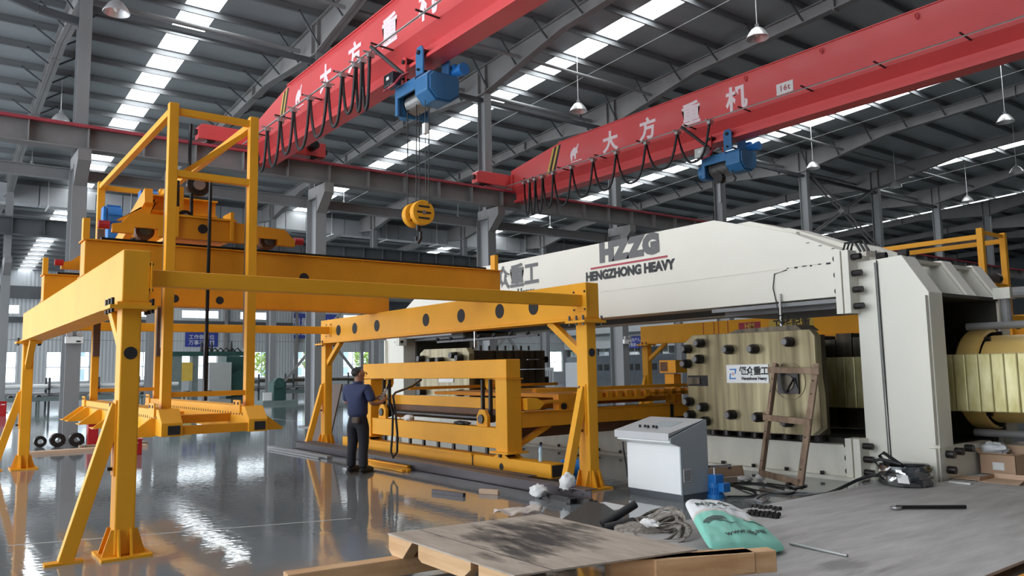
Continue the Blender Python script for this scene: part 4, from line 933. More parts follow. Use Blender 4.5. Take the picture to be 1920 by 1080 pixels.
MB().bar((-17.0, 10.45, 2.34), (-12.9, 10.45, 2.34), .04, .05).build('bar', 'iron', hb2)
for k in range(7): MB().ball((-17+.62*k, 10.45, 2.40), .055, 10, 6).build('knob', 'black', hb2)
MB().bar((-15.3, 10.45, 2.15), (-15.3, 10.45, 2.62), .05, .03).build('hanger', 'metal', hb2)
# ================================================================== CONSOLE, LADDER AND THINGS ROUND THE PRESS
cs = thing('control_console', 'white slant-topped control console with grey side, beside the right gantry post', 'console', (-6.85, 7.5, 0))
MB().box(-7.29, -6.40, 7.36, 7.80, 0, .085).build('plinth', 'cplinth', cs)
MB().prism([(7.34, .085), (7.34, .66), (7.17, .71), (7.17, .74), (7.82, .9), (7.82, .085)], 'x', -7.30, -6.412).build('cabinet_body', 'white', cs, .005)
MB().prism([(7.33, .085), (7.33, .655), (7.16, .71), (7.16, .77), (7.83, .955), (7.83, .085)], 'x', -6.41, -6.392).build('side_panel', 'cgrey', cs)
ct = MB().prism([(7.15, .735), (7.15, .825), (7.83, .962), (7.83, .88)], 'x', -7.33, -6.415).build('slanted_top', 'ctop', cs, .004)
MB().prism([(7.40, .874), (7.40, .880), (7.66, .932), (7.66, .926)], 'x', -6.95, -6.62).build('touch_panel', 'cgrey', ct)
for k in range(5): MB().cyl((-7.04+.07*k, 7.33+.02*(k % 2), .855), (-7.04+.07*k, 7.32+.02*(k % 2), .892), .016, 10).build('knob', 'black', ct)
MB().prism([(7.155, .77), (7.155, .785), (7.83, .968), (7.83, .95)], 'x', -6.415, -6.408).build('edge_trim', 'cplinth', ct)
v = MB().box(-6.392, -6.386, 7.365, 7.50, .235, .385).build('vent_grille', 'paper', cs)
for k in range(9): MB().box(-6.386, -6.384, 7.375, 7.49, .247+.0155*k, .254+.0155*k).build('vent_slot', 'dark', v)
MB().tube([(-7.33, 7.3, .66), (-7.35, 7.33, .55), (-7.36, 7.38, .35), (-7.36, 7.4, .2)], .012, 6).build('hanging_cable', 'black', cs)
la = thing('wooden_ladder', 'rough wooden ladder leaning on the mould block', 'ladder', (-6.4, 9.5, .05))
FL, FR, TL, TR = Vector((-6.83, 9.49, .04)), Vector((-5.99, 9.13, .02)), Vector((-6.77, 9.9, 1.64)), Vector((-6.10, 9.86, 1.62))
MB().bar(FL, TL, .085, .05).build('rail', 'woodo', la, .006); MB().bar(FR, TR, .085, .05).build('rail', 'woodo', la, .006)
for t_, e in ((.94, .09), (.52, .07), (.05, .0)):
    a = FL.lerp(TL, t_)+Vector((0, -.05, 0)); b = FR.lerp(TR, t_)+Vector((0, -.05, 0)); d = (b-a).normalized()
    MB().bar(a-d*e, b+d*e, .03, .085, (0, 1, 0)).build('rung', 'woodo', la, .004)
nl = MB()
for t_ in (.15, .4, .75, .86): 
    for a, b in ((FL, TL), (FR, TR)): p = a.lerp(b, t_); nl.box(p.x-.008, p.x+.008, p.y-.05, p.y-.04, p.z-.008, p.z+.008)
stuff(nl.build('nail', 'iron', la))
MB().ball((-6.83, 9.47, .05), .07, 10, 6, (1, 1, .7)).build('foot_wrap', 'paper', la)
pu = thing('small_motor', 'small bright blue motor standing upright with a rusty shaft key on top', 'motor', (-6.36, 7.9, 0))
MB().cyl((-6.36, 7.9, 0), (-6.36, 7.9, .05), .11, 18).cyl((-6.36, 7.9, .05), (-6.36, 7.9, .15), .085, 18).build('flange', 'motor', pu)
mbd = MB().cyl((-6.36, 7.9, .13), (-6.36, 7.9, .19), .10, 18).build('body', 'motor', pu, smooth=30)
fn = MB()
for k in range(20): a = 2*PI*k/20; fn.bar((-6.36+.085*math.cos(a), 7.9+.085*math.sin(a), .03), (-6.36+.085*math.cos(a), 7.9+.085*math.sin(a), .17), .02, .008)
stuff(fn.build('cooling_fin', 'motor', mbd)); MB().box(-6.44, -6.28, 7.82, 7.98, .18, .285).build('gearbox', 'motor', pu, .012); MB().box(-6.28, -6.2, 7.86, 8.0, .08, .19).build('terminal_box', 'motor', pu, .01)
MB().cyl((-6.36, 7.9, .28), (-6.36, 7.9, .37), .013, 8).build('shaft', 'metal', pu)
MB().bar((-6.52, 7.83, .365), (-6.20, 7.97, .395), .035, .025).cyl((-6.20, 7.97, .385), (-6.17, 7.985, .39), .03, 10).build('shaft_key', 'iron', pu)
# platform of boards along the press
dk = thing('board_deck', 'low deck of worn grey boards covering the floor at the lower right', 'deck', (-3.95, 8.2, .1))
for (x0, x1, y0, y1, dz) in ((-5.32, -2.57, 4.75, 7.55, 0), (-5.32, -2.57, 7.556, 10.004, 0), (-5.45, -2.5, 10.01, 10.35, 0), (-4.82, -2.5, 10.36, 12.1, 0)):
    MB().box(x0, x1, y0, y1, .075+dz, .1+dz).build('deck_board', 'deck', dk, .004)
for x in (-5.1, -3.95, -2.75): MB().box(x-.05, x+.05, 4.9, 10.3, 0, .075).build('bearer', 'wood', dk)
yb_ = MB().box(-2.5, -2.1, 4.2, 9.5, 0, .05).build('steel_flat', 'yeld'); tag(yb_, 'yellow steel flat on the floor at the bottom right corner', 'beam')
# coil of black hose wrapped in film
co_ = thing('hose_coil', 'coil of black hose wrapped in clear film on the board deck', 'coil', (-5.0, 9.95, .1))
rnd = random.Random(3)
for k in range(9):
    z = .13+.027*(k % 8); R = .275-.028*(k % 3)+.01*rnd.random()
    MB().tube([(-5.0+R*1.05*math.cos(a), 9.9+R*math.sin(a), z+.012*math.sin(2*a+k)) for a in [2*PI*i/32 for i in range(33)]], .026, 7).build('hose_turn', 'black', co_, smooth=60)
MB().tube([(-5.26, 9.78, .3), (-5.30, 9.74, .38), (-5.22, 9.74, .41), (-4.98, 9.78, .36)], .022, 7).build('hose_end', 'black', co_, smooth=60)
MB().tube([(-5.2, 9.9, .30), (-5.33, 9.93, .43), (-5.27, 9.93, .47), (-4.98, 9.85, .33)], .022, 7).build('hose_end', 'black', co_, smooth=60)
wr = MB(); n = 40; m_ = 6; vs = []
for j in range(m_+1):
    for i in range(n):
        a = 2*PI*i/n; R = (.315+.012*math.sin(7*a+j)+.015*rnd.random())*(1 if 0 < j < m_ else .96); vs.append((-5.0+R*1.05*math.cos(a), 9.9+R*math.sin(a), .105+.24*j/m_+.01*rnd.random()))
wr.add(vs, [(j*n+i, j*n+(i+1) % n, (j+1)*n+(i+1) % n, (j+1)*n+i) for j in range(m_) for i in range(n)]); wr.build('film_wrap', 'wrap', co_, smooth=20)
MB().prism([(-4.93, .16), (-4.79, .16), (-4.81, .26), (-4.95, .26)], 'y', 9.585, 9.59).build('paper_label', 'paper', co_)
# wrench-like pipe and steel rods
pp = thing('steel_pipe_wrench', 'dark steel bar with a ringed end lying on the board deck', 'bar', (-4.03, 8.4, .1))
MB().cyl((-4.24, 8.17, .125), (-3.78, 8.69, .125), .02, 10).build('shank', 'iron', pp); MB().tube([(-4.24+.045*math.cos(a), 8.16+.045*math.sin(a), .12) for a in [2*PI*i/12 for i in range(13)]], .016, 6).build('ring', 'metal', pp)
r1 = MB().cyl((-4.02, 5.94, .115), (-3.48, 5.90, .112), .013, 10).build('steel_rod', 'zinc'); tag(r1, 'thin bare steel rod on the deck right of the sack', 'rod')
chn = thing('roller_chain', 'greasy roller chain folded in a heap on the deck edge', 'chain', (-4.92, 6.8, .1))
for j in range(3):
    for k in range(7):
        x = -5.07+.045*k+.012*j; y = 6.87-.04*j+.012*k; z = (.185, .135, .122)[j]+.004*math.sin(k*2)
        MB().cyl((x, y-.022, z), (x, y+.022, z), .013, 8).box(x-.017, x+.017, y+.018, y+.025, z-.018, z+.018).box(x-.017, x+.017, y-.025, y-.018, z-.018, z+.018).build('chain_link', 'iron', chn)
        if k < 6: MB().box(x+.012, x+.034, y-.012, y+.012, z-.009, z+.009).build('inner_link', 'iron', chn)
MB().bar((-4.77, 6.8, .12), (-4.75, 6.82, .19), .02, .012).build('end_link', 'iron', chn)
def cardbox():
    t = thing('cardboard_box', 'open cardboard box with white packing on the deck at the right edge', 'box', (-4.63, 11.65, .1))
    x0, x1, y0, y1, z0, z1 = -4.80, -4.36, 11.55, 11.92, .103, .37
    w = .006
    MB().box(x0, x1, y0, y0+w, z0, z1).box(x0, x1, y1-w, y1, z0, z1).box(x0, x0+w, y0, y1, z0, z1).box(x1-w, x1, y0, y1, z0, z1).box(x0, x1, y0, y1, z0, z0+w).build('box_body', 'card', t)
    MB().bar((x0, (y0+y1)/2, z1), (x0-.07, (y0+y1)/2, z1+.07), y1-y0, .006, (0, 1, 0)).build('flap', 'card', t)
    MB().bar(((x0+x1)/2, y0, z1), ((x0+x1)/2, y0-.05, z1+.02), x1-x0, .006, (1, 0, 0)).build('flap', 'card', t)
    MB().bar(((x0+x1)/2, y1, z1), ((x0+x1)/2, y1+.02, z1+.10), x1-x0, .006, (1, 0, 0)).build('flap', 'card', t)
    MB().box(-4.64, -4.50, y0-.004, y0-.001, .17, .27).build('label', 'paper', t)
    return t
cardbox()
def crumple(name, c, r, sc, m, label, cat, seed, amp=.35):
    q = MB().ball(c, r, 18, 12, sc)
    for v_ in q.v:
        d = (v_-Vector(c)); nn = noise.noise(v_*(3.2/r)+Vector((seed, 0, 0)))+.5*noise.noise(v_*(7/r)+Vector((seed, 3, 0)))
        v_ += d*nn*amp
    zmin = c[2]-r*sc[2]
    for v_ in q.v: v_.z = max(v_.z, zmin+.002)
    o = q.build(name, m, smooth=50); return tag(o, label, cat)
crumple('plastic_bag', (-4.68, 11.74, .43), .13, (1.3, 1, .65), 'bagw', 'white plastic bag bulging out of the open cardboard box', 'bag', 2)
cdb = thing('cardboard_tray', 'flattened cardboard tray lying on the deck in front of the open box', 'cardboard', (-4.5, 11.0, .1))
MB().box(-5.05, -4.5, 10.78, 11.12, .112, .118).build('flap', 'cardi', cdb); MB().box(-4.5, -4.05, 10.75, 11.2, .104, .11).build('tray_floor', 'cardi', cdb)
MB().box(-4.5, -4.06, 11.2, 11.208, .104, .17).build('tray_side', 'cardi', cdb); MB().bar((-4.5, 10.98, .104), (-4.49, 10.98, .16), .44, .006, (0, 1, 0)).build('tray_side', 'card', cdb); MB().bar((-4.05, 10.98, .104), (-4.0, 10.98, .16), .44, .006, (0, 1, 0)).build('tray_side', 'card', cdb)
wb = MB().box(-4.72, -4.46, 10.42, 10.50, .102, .118).build('white_strip', 'white'); tag(wb, 'small white strip lying on the deck before the cardboard tray', 'strip')
cbd = MB().bar((-7.42, 9.15, .0), (-7.42, 9.35, .17), .012, .62, (0, 1, -.8)).build('cardboard_sheet', 'card'); 
bpy.data.objects.remove(cbd)
cbd = MB().add([(-7.5, 9.0, .01), (-7.3, 9.75, .01), (-7.35, 9.78, .15), (-7.5, 9.3, .14), (-7.55, 9.03, .13)], [(0, 1, 2, 3, 4)]).build('cardboard_sheet', 'card')
so = cbd.modifiers.new('solid', 'SOLIDIFY'); so.thickness = .012; tag(cbd, 'torn cardboard sheet propped behind the blue motor', 'cardboard')
crumple('plastic_scrap', (-7.0, 9.35, .03), .09, (1.2, 1, .4), 'paper', 'scrap of clear plastic on the floor left of the ladder foot', 'scrap', 9)
# loose cables on the floor
def cable(pts, r, m, label):
    P = [Vector(p) for p in pts]; out = []
    for i in range(len(P)-1):
        a, b, c, d = P[max(i-1, 0)], P[i], P[i+1], P[min(i+2, len(P)-1)]
        for k in range(6):
            t = k/6; out.append(.5*((2*b)+(c-a)*t+(2*a-5*b+4*c-d)*t*t+(3*b-a-3*c+d)*t**3))
    out.append(P[-1]); o = MB().tube(out, r, 6).build('cable', m, smooth=60); return tag(o, label, 'cable')
cable([(-6.3, 8.0, .012), (-6.1, 8.3, .012), (-6.4, 8.7, .012), (-6.9, 8.9, .012), (-6.7, 9.2, .012), (-6.2, 9.1, .012)], .012, 'black', 'black cable looping from the blue motor towards the ladder')
cable([(-5.85, 8.3, .03), (-5.75, 8.0, .012), (-5.95, 8.15, .012), (-6.1, 8.6, .012), (-5.9, 8.95, .012), (-5.6, 9.1, .012), (-5.5, 9.3, .012)], .010, 'steell', 'light grey cable in a loose loop beside the deck')
cable([(-7.0, 9.0, .012), (-6.6, 8.7, .012), (-6.3, 8.6, .03), (-5.9, 8.7, .012), (-6.1, 9.2, .012), (-6.6, 9.3, .012)], .011, 'black', 'black cable snaking under the ladder')
cable([(-6.05, 9.0, .03), (-5.9, 9.1, .06), (-6.0, 9.25, .05), (-6.15, 9.1, .07), (-6.0, 8.95, .05)], .02, 'iron', 'small dark tangle of cable at the right ladder foot')
cable([(-5.62, 8.7, .012), (-5.6, 9.2, .012), (-5.48, 9.6, .13), (-5.32, 9.72, .2), (-5.2, 9.72, .2)], .02, 'black', 'black hose running from the floor up to the wrapped coil')
# ================================================================== FOREGROUND: board on timbers, sack, straps
ply = thing('plywood_board', 'oil-stained plywood board lying on the timber bearers in front', 'board', (-4.8, 3.75, .335))
q = MB(); A = [(-5.72, 3.04), (-4.04, 3.035), (-3.75, 4.436), (-5.55, 4.47)]
q.add([(x, y, .322) for x, y in A]+[(x, y, .334) for x, y in A], [(0, 3, 2, 1), (4, 5, 6, 7), (0, 1, 5, 4), (1, 2, 6, 5), (2, 3, 7, 6), (3, 0, 4, 7)]); q.build('sheet', 'ply', ply)
MB().bar((-5.66, 3.30, .335), (-3.98, 3.30, .335), .004, .002).build('joint', 'dark', ply)
def timber(a, b, w, h, label, m='woodx', chamf=0):
    o = MB().bar(a, b, w, h, (0, 1, 0) if abs(Vector(b).x-Vector(a).x) > abs(Vector(b).y-Vector(a).y) else (1, 0, 0)).build('timber', m, bevel=.006); return tag(o, label, 'timber')
for k, (xa_, xb_) in enumerate(((-5.745, -5.36), (-5.28, -4.57))):
    t_ = thing('timber_bearer', ['short notched timber end under the left corner of the plywood', 'longer notched timber end under the front edge of the plywood'][k], 'timber', (xa_, 3.1, .17))
    MB().prism([(xa_, .20), (xa_+.05, .165), (xb_-.16, .165), (xb_, .321), (xa_, .321)] if k == 0 else [(xa_, .215), (xa_+.05, .19), (xb_-.1, .19), (xb_, .26), (xb_, .321), (xa_, .321)], 'y', 3.06, 3.16).build('end_board', 'woodx', t_, .004)
    MB().prism([(xa_+.02, .30), (xa_+.02, .20), (xa_+.16, .165), (xa_+.2, .30)], 'y', 3.16, 4.4).build('rail', 'wood', t_, .004)
timber((-5.72, 2.2, .1), (-5.45, 4.4, .1), .13, .13, 'long dark timber on the floor sticking out at the bottom left', 'wood')
timber((-4.50, 3.12, .245), (-4.02, 3.11, .245), .09, .145, 'pine timber along the front edge under the plywood', 'woodx')
timber((-4.9, 3.3, .245), (-4.9, 4.4, .245), .1, .145, 'pine timber across the middle under the plywood', 'wood')
tt_ = timber((-4.05, 3.85, .235), (-3.58, 4.80, .235), .16, .14, 'thick pine timber with bolt holes sticking out right of the plywood', 'wood')
for k, (f_, z_) in enumerate(((.62, .25), (.72, .22), (.78, .23))):
    c_ = Vector((-4.05, 3.85, 0)).lerp(Vector((-3.58, 4.80, 0)), f_)+Vector((.896, -.443, 0))*.08; MB().cyl((c_.x, c_.y, z_), (c_.x+.896*.004, c_.y-.443*.004, z_), .012, 10).build('bolt_hole', 'dark', tt_)
timber((-3.87, 4.1, .23), (-3.50, 4.95, .23), .12, .15, 'second pine timber behind the bolt-holed one, under the sack', 'wood')
timber((-4.2, 3.2, .08), (-3.3, 4.6, .08), .2, .14, 'lower pine timber on the floor below the bolt-holed one', 'wood')
timber((-5.6, 4.4, .245), (-4.1, 4.38, .245), .09, .145, 'pine timber hidden along the back edge of the plywood', 'woodx')
# sack
sk = thing('feed_sack', 'green and white woven feed sack lying over the deck edge', 'sack', (-4.4, 5.6, .2))
BL_, BR_, TL_, TR_ = Vector((-3.93, 4.78, .25)), Vector((-3.86, 5.69, .12)), Vector((-4.90, 5.63, .38)), Vector((-4.84, 6.25, .28))
def sackp(u, v, top=True, e=0):
    p = BL_*(1-u)*(1-v)+BR_*u*(1-v)+TL_*(1-u)*v+TR_*u*v
    cu, cv = u*(1-u)*4, v*(1-v)*4; cc = (max(cu, 0)*max(cv, 0))**.36
    h = .105*cc+.03*noise.noise(Vector((u*4, v*3, 1)))*cc+.016*noise.noise(Vector((u*11, v*9, 4)))*cc
    ctr = (BL_+TR_)/2; p = p+(ctr-p)*(.06*((1-cu)*(1-cv))**3)
    p = p+(TL_-BL_).normalized()*.05*cu*(1 if v > .5 else -1)*abs(2*v-1)**3
    return p+Vector((.10, -.12, 1)).normalized()*((h if top else -.07*cc)+e)
def sheet(f, n, m):
    vs = [f(i/n, j/m) for j in range(m+1) for i in range(n+1)]
    return vs, [(j*(n+1)+i, j*(n+1)+i+1, (j+1)*(n+1)+i+1, (j+1)*(n+1)+i) for j in range(m) for i in range(n)]
def sack_mat():
    m, n, l, p = nt('printed_sack'); p.inputs['Roughness'].default_value = .45
    tc = n.new('ShaderNodeTexCoord'); sp = n.new('ShaderNodeSeparateXYZ'); l.new(tc.outputs['UV'], sp.inputs[0])
    nz = n.new('ShaderNodeTexNoise'); nz.inputs['Scale'].default_value = 3.2; nz.inputs['Detail'].default_value = 5; l.new(tc.outputs['UV'], nz.inputs[0])
    a = n.new('ShaderNodeMath'); a.operation = 'MULTIPLY_ADD'; a.inputs[1].default_value = .30; l.new(nz.outputs[0], a.inputs[0]); l.new(sp.outputs['Y'], a.inputs[2])
    b = n.new('ShaderNodeMath'); b.operation = 'MULTIPLY_ADD'; b.inputs[1].default_value = .22; l.new(sp.outputs['X'], b.inputs[0]); l.new(a.outputs[0], b.inputs[2])
    cr = n.new('ShaderNodeValToRGB'); E_ = cr.color_ramp.elements; E_[0].position = .70; E_[0].color = (.24, .66, .53, 1); E_[1].position = .78; E_[1].color = (.84, .86, .88, 1)
    e2 = E_.new(.74); e2.color = (.72, .62, .55, 1)
    l.new(b.outputs[0], cr.inputs[0])
    n2 = n.new('ShaderNodeTexNoise'); n2.inputs['Scale'].default_value = 7; n2.inputs['Detail'].default_value = 7; l.new(tc.outputs['UV'], n2.inputs[0])
    c2 = n.new('ShaderNodeValToRGB'); c2.color_ramp.elements[0].position = .58; c2.color_ramp.elements[1].position = .72
    mx = n.new('ShaderNodeMixRGB'); mx.inputs[2].default_value = (.55, .62, .50, 1); l.new(n2.outputs[0], c2.inputs[0]); mt = n.new('ShaderNodeMath'); mt.operation = 'MULTIPLY'; mt.inputs[1].default_value = .45
    l.new(c2.outputs[0], mt.inputs[0]); l.new(mt.outputs[0], mx.inputs[0]); l.new(cr.outputs[0], mx.inputs[1]); l.new(mx.outputs[0], p.inputs['Base Color'])
    bp = n.new('ShaderNodeBump'); bp.inputs['Strength'].default_value = .5; bp.inputs['Distance'].default_value = .015; l.new(n2.outputs[0], bp.inputs['Height']); l.new(bp.outputs[0], p.inputs['Normal'])
    return m
M['sack'] = sack_mat()
N_, K_ = 44, 30
vt, ft_ = sheet(lambda u, v: sackp(u, v, True), N_, K_); vb, fb_ = sheet(lambda u, v: sackp(u, v, False), N_, K_)
sq = MB(); sq.add(vt, ft_); sq.add(vb, fb_); so_ = sq.build('sack_body', 'sack', sk, smooth=70)
uvl = so_.data.uv_layers.new(name='UVMap')
for lp_ in so_.data.loops:
    i = lp_.vertex_index % ((N_+1)*(K_+1)); uvl.data[lp_.index].uv = ((i % (N_+1))/N_, (i//(N_+1))/K_)
def sacktext(body, u, v, s, m, rot=0, bold=.0):
    vs, fs = text_mesh(body, 1.0, bold); c, d = math.cos(rot), math.sin(rot); q = MB()
    q.add([sackp(min(max(u+(a*c-b*d)*s*.72, 0), 1), min(max(v+(a*d+b*c)*s*1.2, 0), 1), True, .004) for a, b in vs], fs); return q.build('lettering', m, sk)
def sacktext(body, u, v, s, m, rot=0, bold=.0):
    vs, fs = text_mesh(body, 1.0, bold); c, d = math.cos(rot), math.sin(rot); q = MB()
    q.add([sackp(min(max(u+(a*c-b*d)*s*1.25, 0), 1), min(max(v+(a*d+b*c)*s*.82, 0), 1), True, .004) for a, b in vs], fs); return q.build('lettering', m, sk)
sacktext('澳华', .52, .76, .17, 'green', -.05, .02); sacktext('ALPHA FEED', .56, .60, .068, 'green', -.1, .008); sacktext('www.alphal', .56, .17, .10, 'logo1', .12, .008)
sacktext('N', .20, .76, .15, 'green', -.1, .06)
q = MB()
q.add([sackp(.24+.17*math.cos(a)*(1 if k else .55), .36+.07*math.sin(a)*(1 if k else .5), True, .004) for k in (0, 1) for a in [2*PI*i/24 for i in range(24)]], [(i, (i+1) % 24, 24+(i+1) % 24, 24+i) for i in range(12)]); q.build('wave_print', 'green', sk)
q = MB(); q.add([sackp(.12+.78*i/20, .33+.035*math.sin(i*.55)+d*(1+math.sin(i*.4)), True, .004) for d in (0, .014) for i in range(21)], [(i, i+1, 22+i, 21+i) for i in range(20)]); q.build('wave_print', 'green', sk)
# bundle of lifting straps and neighbours
sb = thing('strap_bundle', 'heap of dirty grey lifting straps between the plywood and the sack', 'straps', (-5.4, 5.6, 0))
rnd = random.Random(11)
for k in range(12):
    pts = []; cx0, cy0 = -5.60+.055*k+.03*rnd.random(), 5.98-.055*k+.03*rnd.random(); R_ = .15+.09*rnd.random(); ph_ = rnd.random()*1.5
    for i in range(29):
        a = 2*PI*i/28; pts.append(Vector((cx0+R_*1.25*math.cos(a), cy0+R_*.8*math.sin(a), .04+.02*(k % 4)+(.10+.14*rnd.random()*0+.012*k % .12)*max(0, math.sin(a+ph_)))))
    q = MB(); vs = []
    for i, p in enumerate(pts):
        d = (pts[min(i+1, 28)]-pts[max(i-1, 0)]).normalized(); w = (Vector((0, 0, 1))*math.cos(k)+d.cross(Vector((0, 0, 1)))*math.sin(k+.6)).normalized()*.026; vs += [p-w, p+w]
    q.add(vs, [(2*i, 2*i+1, 2*i+3, 2*i+2) for i in range(28)]); o = q.build('strap_loop', 'strap', sb, smooth=60)
    sm = o.modifiers.new('solid', 'SOLIDIFY'); sm.thickness = .006
pile = crumple('cloth_heap', (-5.32, 5.50, .07), .22, (1.3, 1.0, .36), 'strap', 'lumpy grey cloth under the lifting straps', 'cloth', 5, .16)
crumple('white_glove', (-5.12, 5.42, .19), .07, (1.5, .8, .5), 'paper', 'dirty white work glove on the strap heap by the plywood', 'glove', 12, .45)
bs = thing('black_sheet', 'bent black rubber sheet standing behind the plywood corner', 'sheet', (-6.2, 5.8, 0))
q = MB(); vs, fs = [], []
P = [(-6.45, 5.45, .02), (-6.55, 5.95, .16), (-6.35, 6.0, .15), (-5.95, 5.95, .05), (-5.75, 5.75, .03)]
Q = [(-6.05, 5.1, .01), (-6.1, 5.35, .02), (-5.95, 5.4, .02), (-5.8, 5.4, .01), (-5.7, 5.4, .01)]
q.add(P+Q, [(i, i+1, i+6, i+5) for i in range(4)]); o = q.build('sheet', 'black', bs); o.modifiers.new('solid', 'SOLIDIFY').thickness = .008
MB().box(-6.98, -6.52, 6.30, 6.62, .0, .02).build('white_plate', 'white', None); tag(bpy.data.objects['white_plate'], 'white plastic plate on the floor at the near end of the dark steel beams', 'plate')
ph = thing('black_pipe_offcut', 'two short black pipe offcuts beside the strap heap', 'pipe', (-5.8, 5.65, 0))
MB().cyl((-5.85, 5.5, .06), (-5.72, 5.85, .24), .042, 14).build('pipe', 'black', ph); MB().cyl((-5.75, 5.45, .05), (-5.6, 5.7, .10), .045, 14).build('pipe', 'black', ph)
q = MB(); vs, fs = sheet(lambda u, v: Vector((-5.80+.24*u-.1*v, 4.13+.36*u+.10*v, .345+.05*noise.noise(Vector((u*4, v*4, 0)))+.05*math.sin(PI*v)*u)), 14, 8)
q.add(vs, fs); o = q.build('crumpled_paper', M['kraft'], smooth=30); o.modifiers.new('solid', 'SOLIDIFY').thickness = .003; tag(o, 'crumpled pale paper lying over the back corner of the plywood', 'paper')
# ================================================================== FLOOR ITEMS NEAR THE MAN
hbm = thing('steel_h_beam', 'long dark steel H-beam lying on the floor along the lift frame, nearer one', 'beam', (-11.8, 6.65, 0))
MB().prism([(6.46, 0), (6.66, 0), (6.66, .012), (6.566, .012), (6.566, .143), (6.66, .143), (6.66, .155), (6.46, .155), (6.46, .143), (6.554, .143), (6.554, .012), (6.46, .012)], 'x', -16.5, -7.15).build('section', 'hbeam', hbm)
for x in (-7.3, -7.5, -7.75): MB().cyl((x, 6.55, .08), (x, 6.553, .08), .016, 10).build('hole', 'dark', hbm)
h2 = MB().prism([(6.70, 0), (6.88, 0), (6.88, .012), (6.796, .012), (6.796, .143), (6.88, .143), (6.88, .155), (6.70, .155), (6.70, .143), (6.784, .143), (6.784, .012), (6.70, .012)], 'x', -16.3, -8.6).build('steel_h_beam', 'hbeam'); tag(h2, 'second dark steel H-beam lying behind the nearer one, against the lift frame', 'beam')
an = thing('steel_angle', 'dark angle bar with bolted lugs lying in front of the H-beam end', 'bar', (-7.5, 6.35, 0))
MB().prism([(6.36, 0), (6.43, 0), (6.43, .018), (6.37, .018), (6.37, .06), (6.36, .06)], 'x', -7.75, -6.95).build('angle', 'iron', an); MB().box(-7.0, -6.9, 6.29, 6.36, 0, .1).build('lug', 'iron', an, .01); MB().box(-7.28, -7.2, 6.26, 6.36, 0, .07).build('lug', 'iron', an, .01)
crumple('white_rag', (-7.86, 6.31, .08), .11, (1.0, 1.0, .72), 'paper', 'white rag bundled on the floor, left one of the pair by the H-beam', 'rag', 1)
crumple('white_rag', (-7.52, 6.50, .21), .11, (.9, .9, 1.0), 'paper', 'white rag draped on the H-beam end, right one of the pair', 'rag', 8)
tb_ = thing('square_tube_offcut', 'short dark square tube offcut on the floor before the man', 'tube', (-8.85, 5.6, 0))
MB().bar((-9.12, 5.52, .026), (-8.55, 5.64, .026), .05, .05).build('tube', 'hbeam', tb_); MB().bar((-8.552, 5.64, .026), (-8.548, 5.641, .026), .038, .038).build('tube_bore', 'dark', tb_)
wd = MB().bar((-8.66, 5.96, .03), (-8.40, 6.08, .03), .06, .06).build('wood_block', 'cardi', bevel=.004); tag(wd, 'small pale wooden block on the floor right of the square tube', 'block')
yb2 = None
for k, (a, b, z) in enumerate((((-12.9, 6.42), (-11.35, 6.43), .02), ((-12.6, 6.34), (-11.25, 6.36), .02), ((-12.95, 6.48), (-11.5, 6.5), .055), ((-12.4, 6.27), (-11.3, 6.29), .02))):
    o = MB().bar((*a, z), (*b, z), .06, .035).build('yellow_bar', 'yel', bevel=.004)
    tag(o, ['yellow painted bar on the floor beside the man, second from the H-beam', 'yellow painted bar on the floor beside the man, third from the H-beam', 'yellow painted bar lying uppermost against the H-beam beside the man', 'yellow painted bar on the floor beside the man, nearest to us'][k], 'bar', 'yellow bars beside the man')
gc = MB().bar((-17.0, 6.15, .03), (-14.0, 6.22, .03), .11, .05).build('grey_channel', 'steell'); tag(gc, 'light grey steel channel lying on the floor left of the man', 'channel')
gc = MB().bar((-16.6, 5.98, .02), (-14.1, 6.06, .02), .05, .03).build('grey_channel', 'steell'); tag(gc, 'thin light grey bar lying beside the steel channel left of the man', 'channel')
bb = MB().add([(-18.2, 7.55, 0), (-17.0, 7.55, 0), (-16.75, 7.75, 1.35), (-17.7, 7.75, 1.35)], [(0, 1, 2, 3)]).build('brown_board', 'brown'); bb.modifiers.new('solid', 'SOLIDIFY').thickness = .03; tag(bb, 'brown board leaning behind the far right gantry post', 'board')
crumple('cloth_rag', (-12.9, 7.3, .75), .1, (1.4, .8, .6), 'paper', 'pale rag draped over the lower beam right of the man', 'rag', 4)
crumple('black_gloves', (-11.2, 7.36, .73), .09, (2.4, .8, .4), 'black', 'pair of black gloves lying on the lower beam of the lift frame', 'gloves', 14)
bo = thing('water_bottle', 'clear blue plastic bottle standing on the yellow base rail', 'bottle', (-9.15, 7.4, .255))
MB().lathe([(.0, 0), (.032, 0), (.034, .05), (.028, .10), (.034, .14), (.03, .18), (.014, .21), (.014, .22)], (-9.15, 7.4, .255), 'z', 16).build('body', mat('bottle_plastic', (.45, .62, .72), .12, var=.1), bo, smooth=40)
MB().cyl((-9.15, 7.4, .475), (-9.15, 7.4, .495), .016, 12).build('cap', 'banner', bo)
gm = thing('floor_motor', 'blue geared motor on the floor behind the end of the base rail', 'motor', (-9.1, 7.9, 0))
MB().cyl((-9.1, 7.75, .14), (-8.95, 8.0, .14), .12, 18).build('body', 'motor', gm, smooth=35); MB().cyl((-8.95, 8.0, .14), (-8.9, 8.1, .14), .11, 18).build('fan_cover', 'metal', gm); MB().box(-9.15, -8.95, 7.8, 8.0, 0, .04).build('foot', 'motor', gm)
bk = MB().lathe([(.0, 0), (.13, 0), (.14, .06), (.13, .06)], (-8.3, 7.3, 0), 'z', 18).build('blue_tray', 'motor'); tag(bk, 'small blue tray on the floor between strut and right gantry post', 'tray')
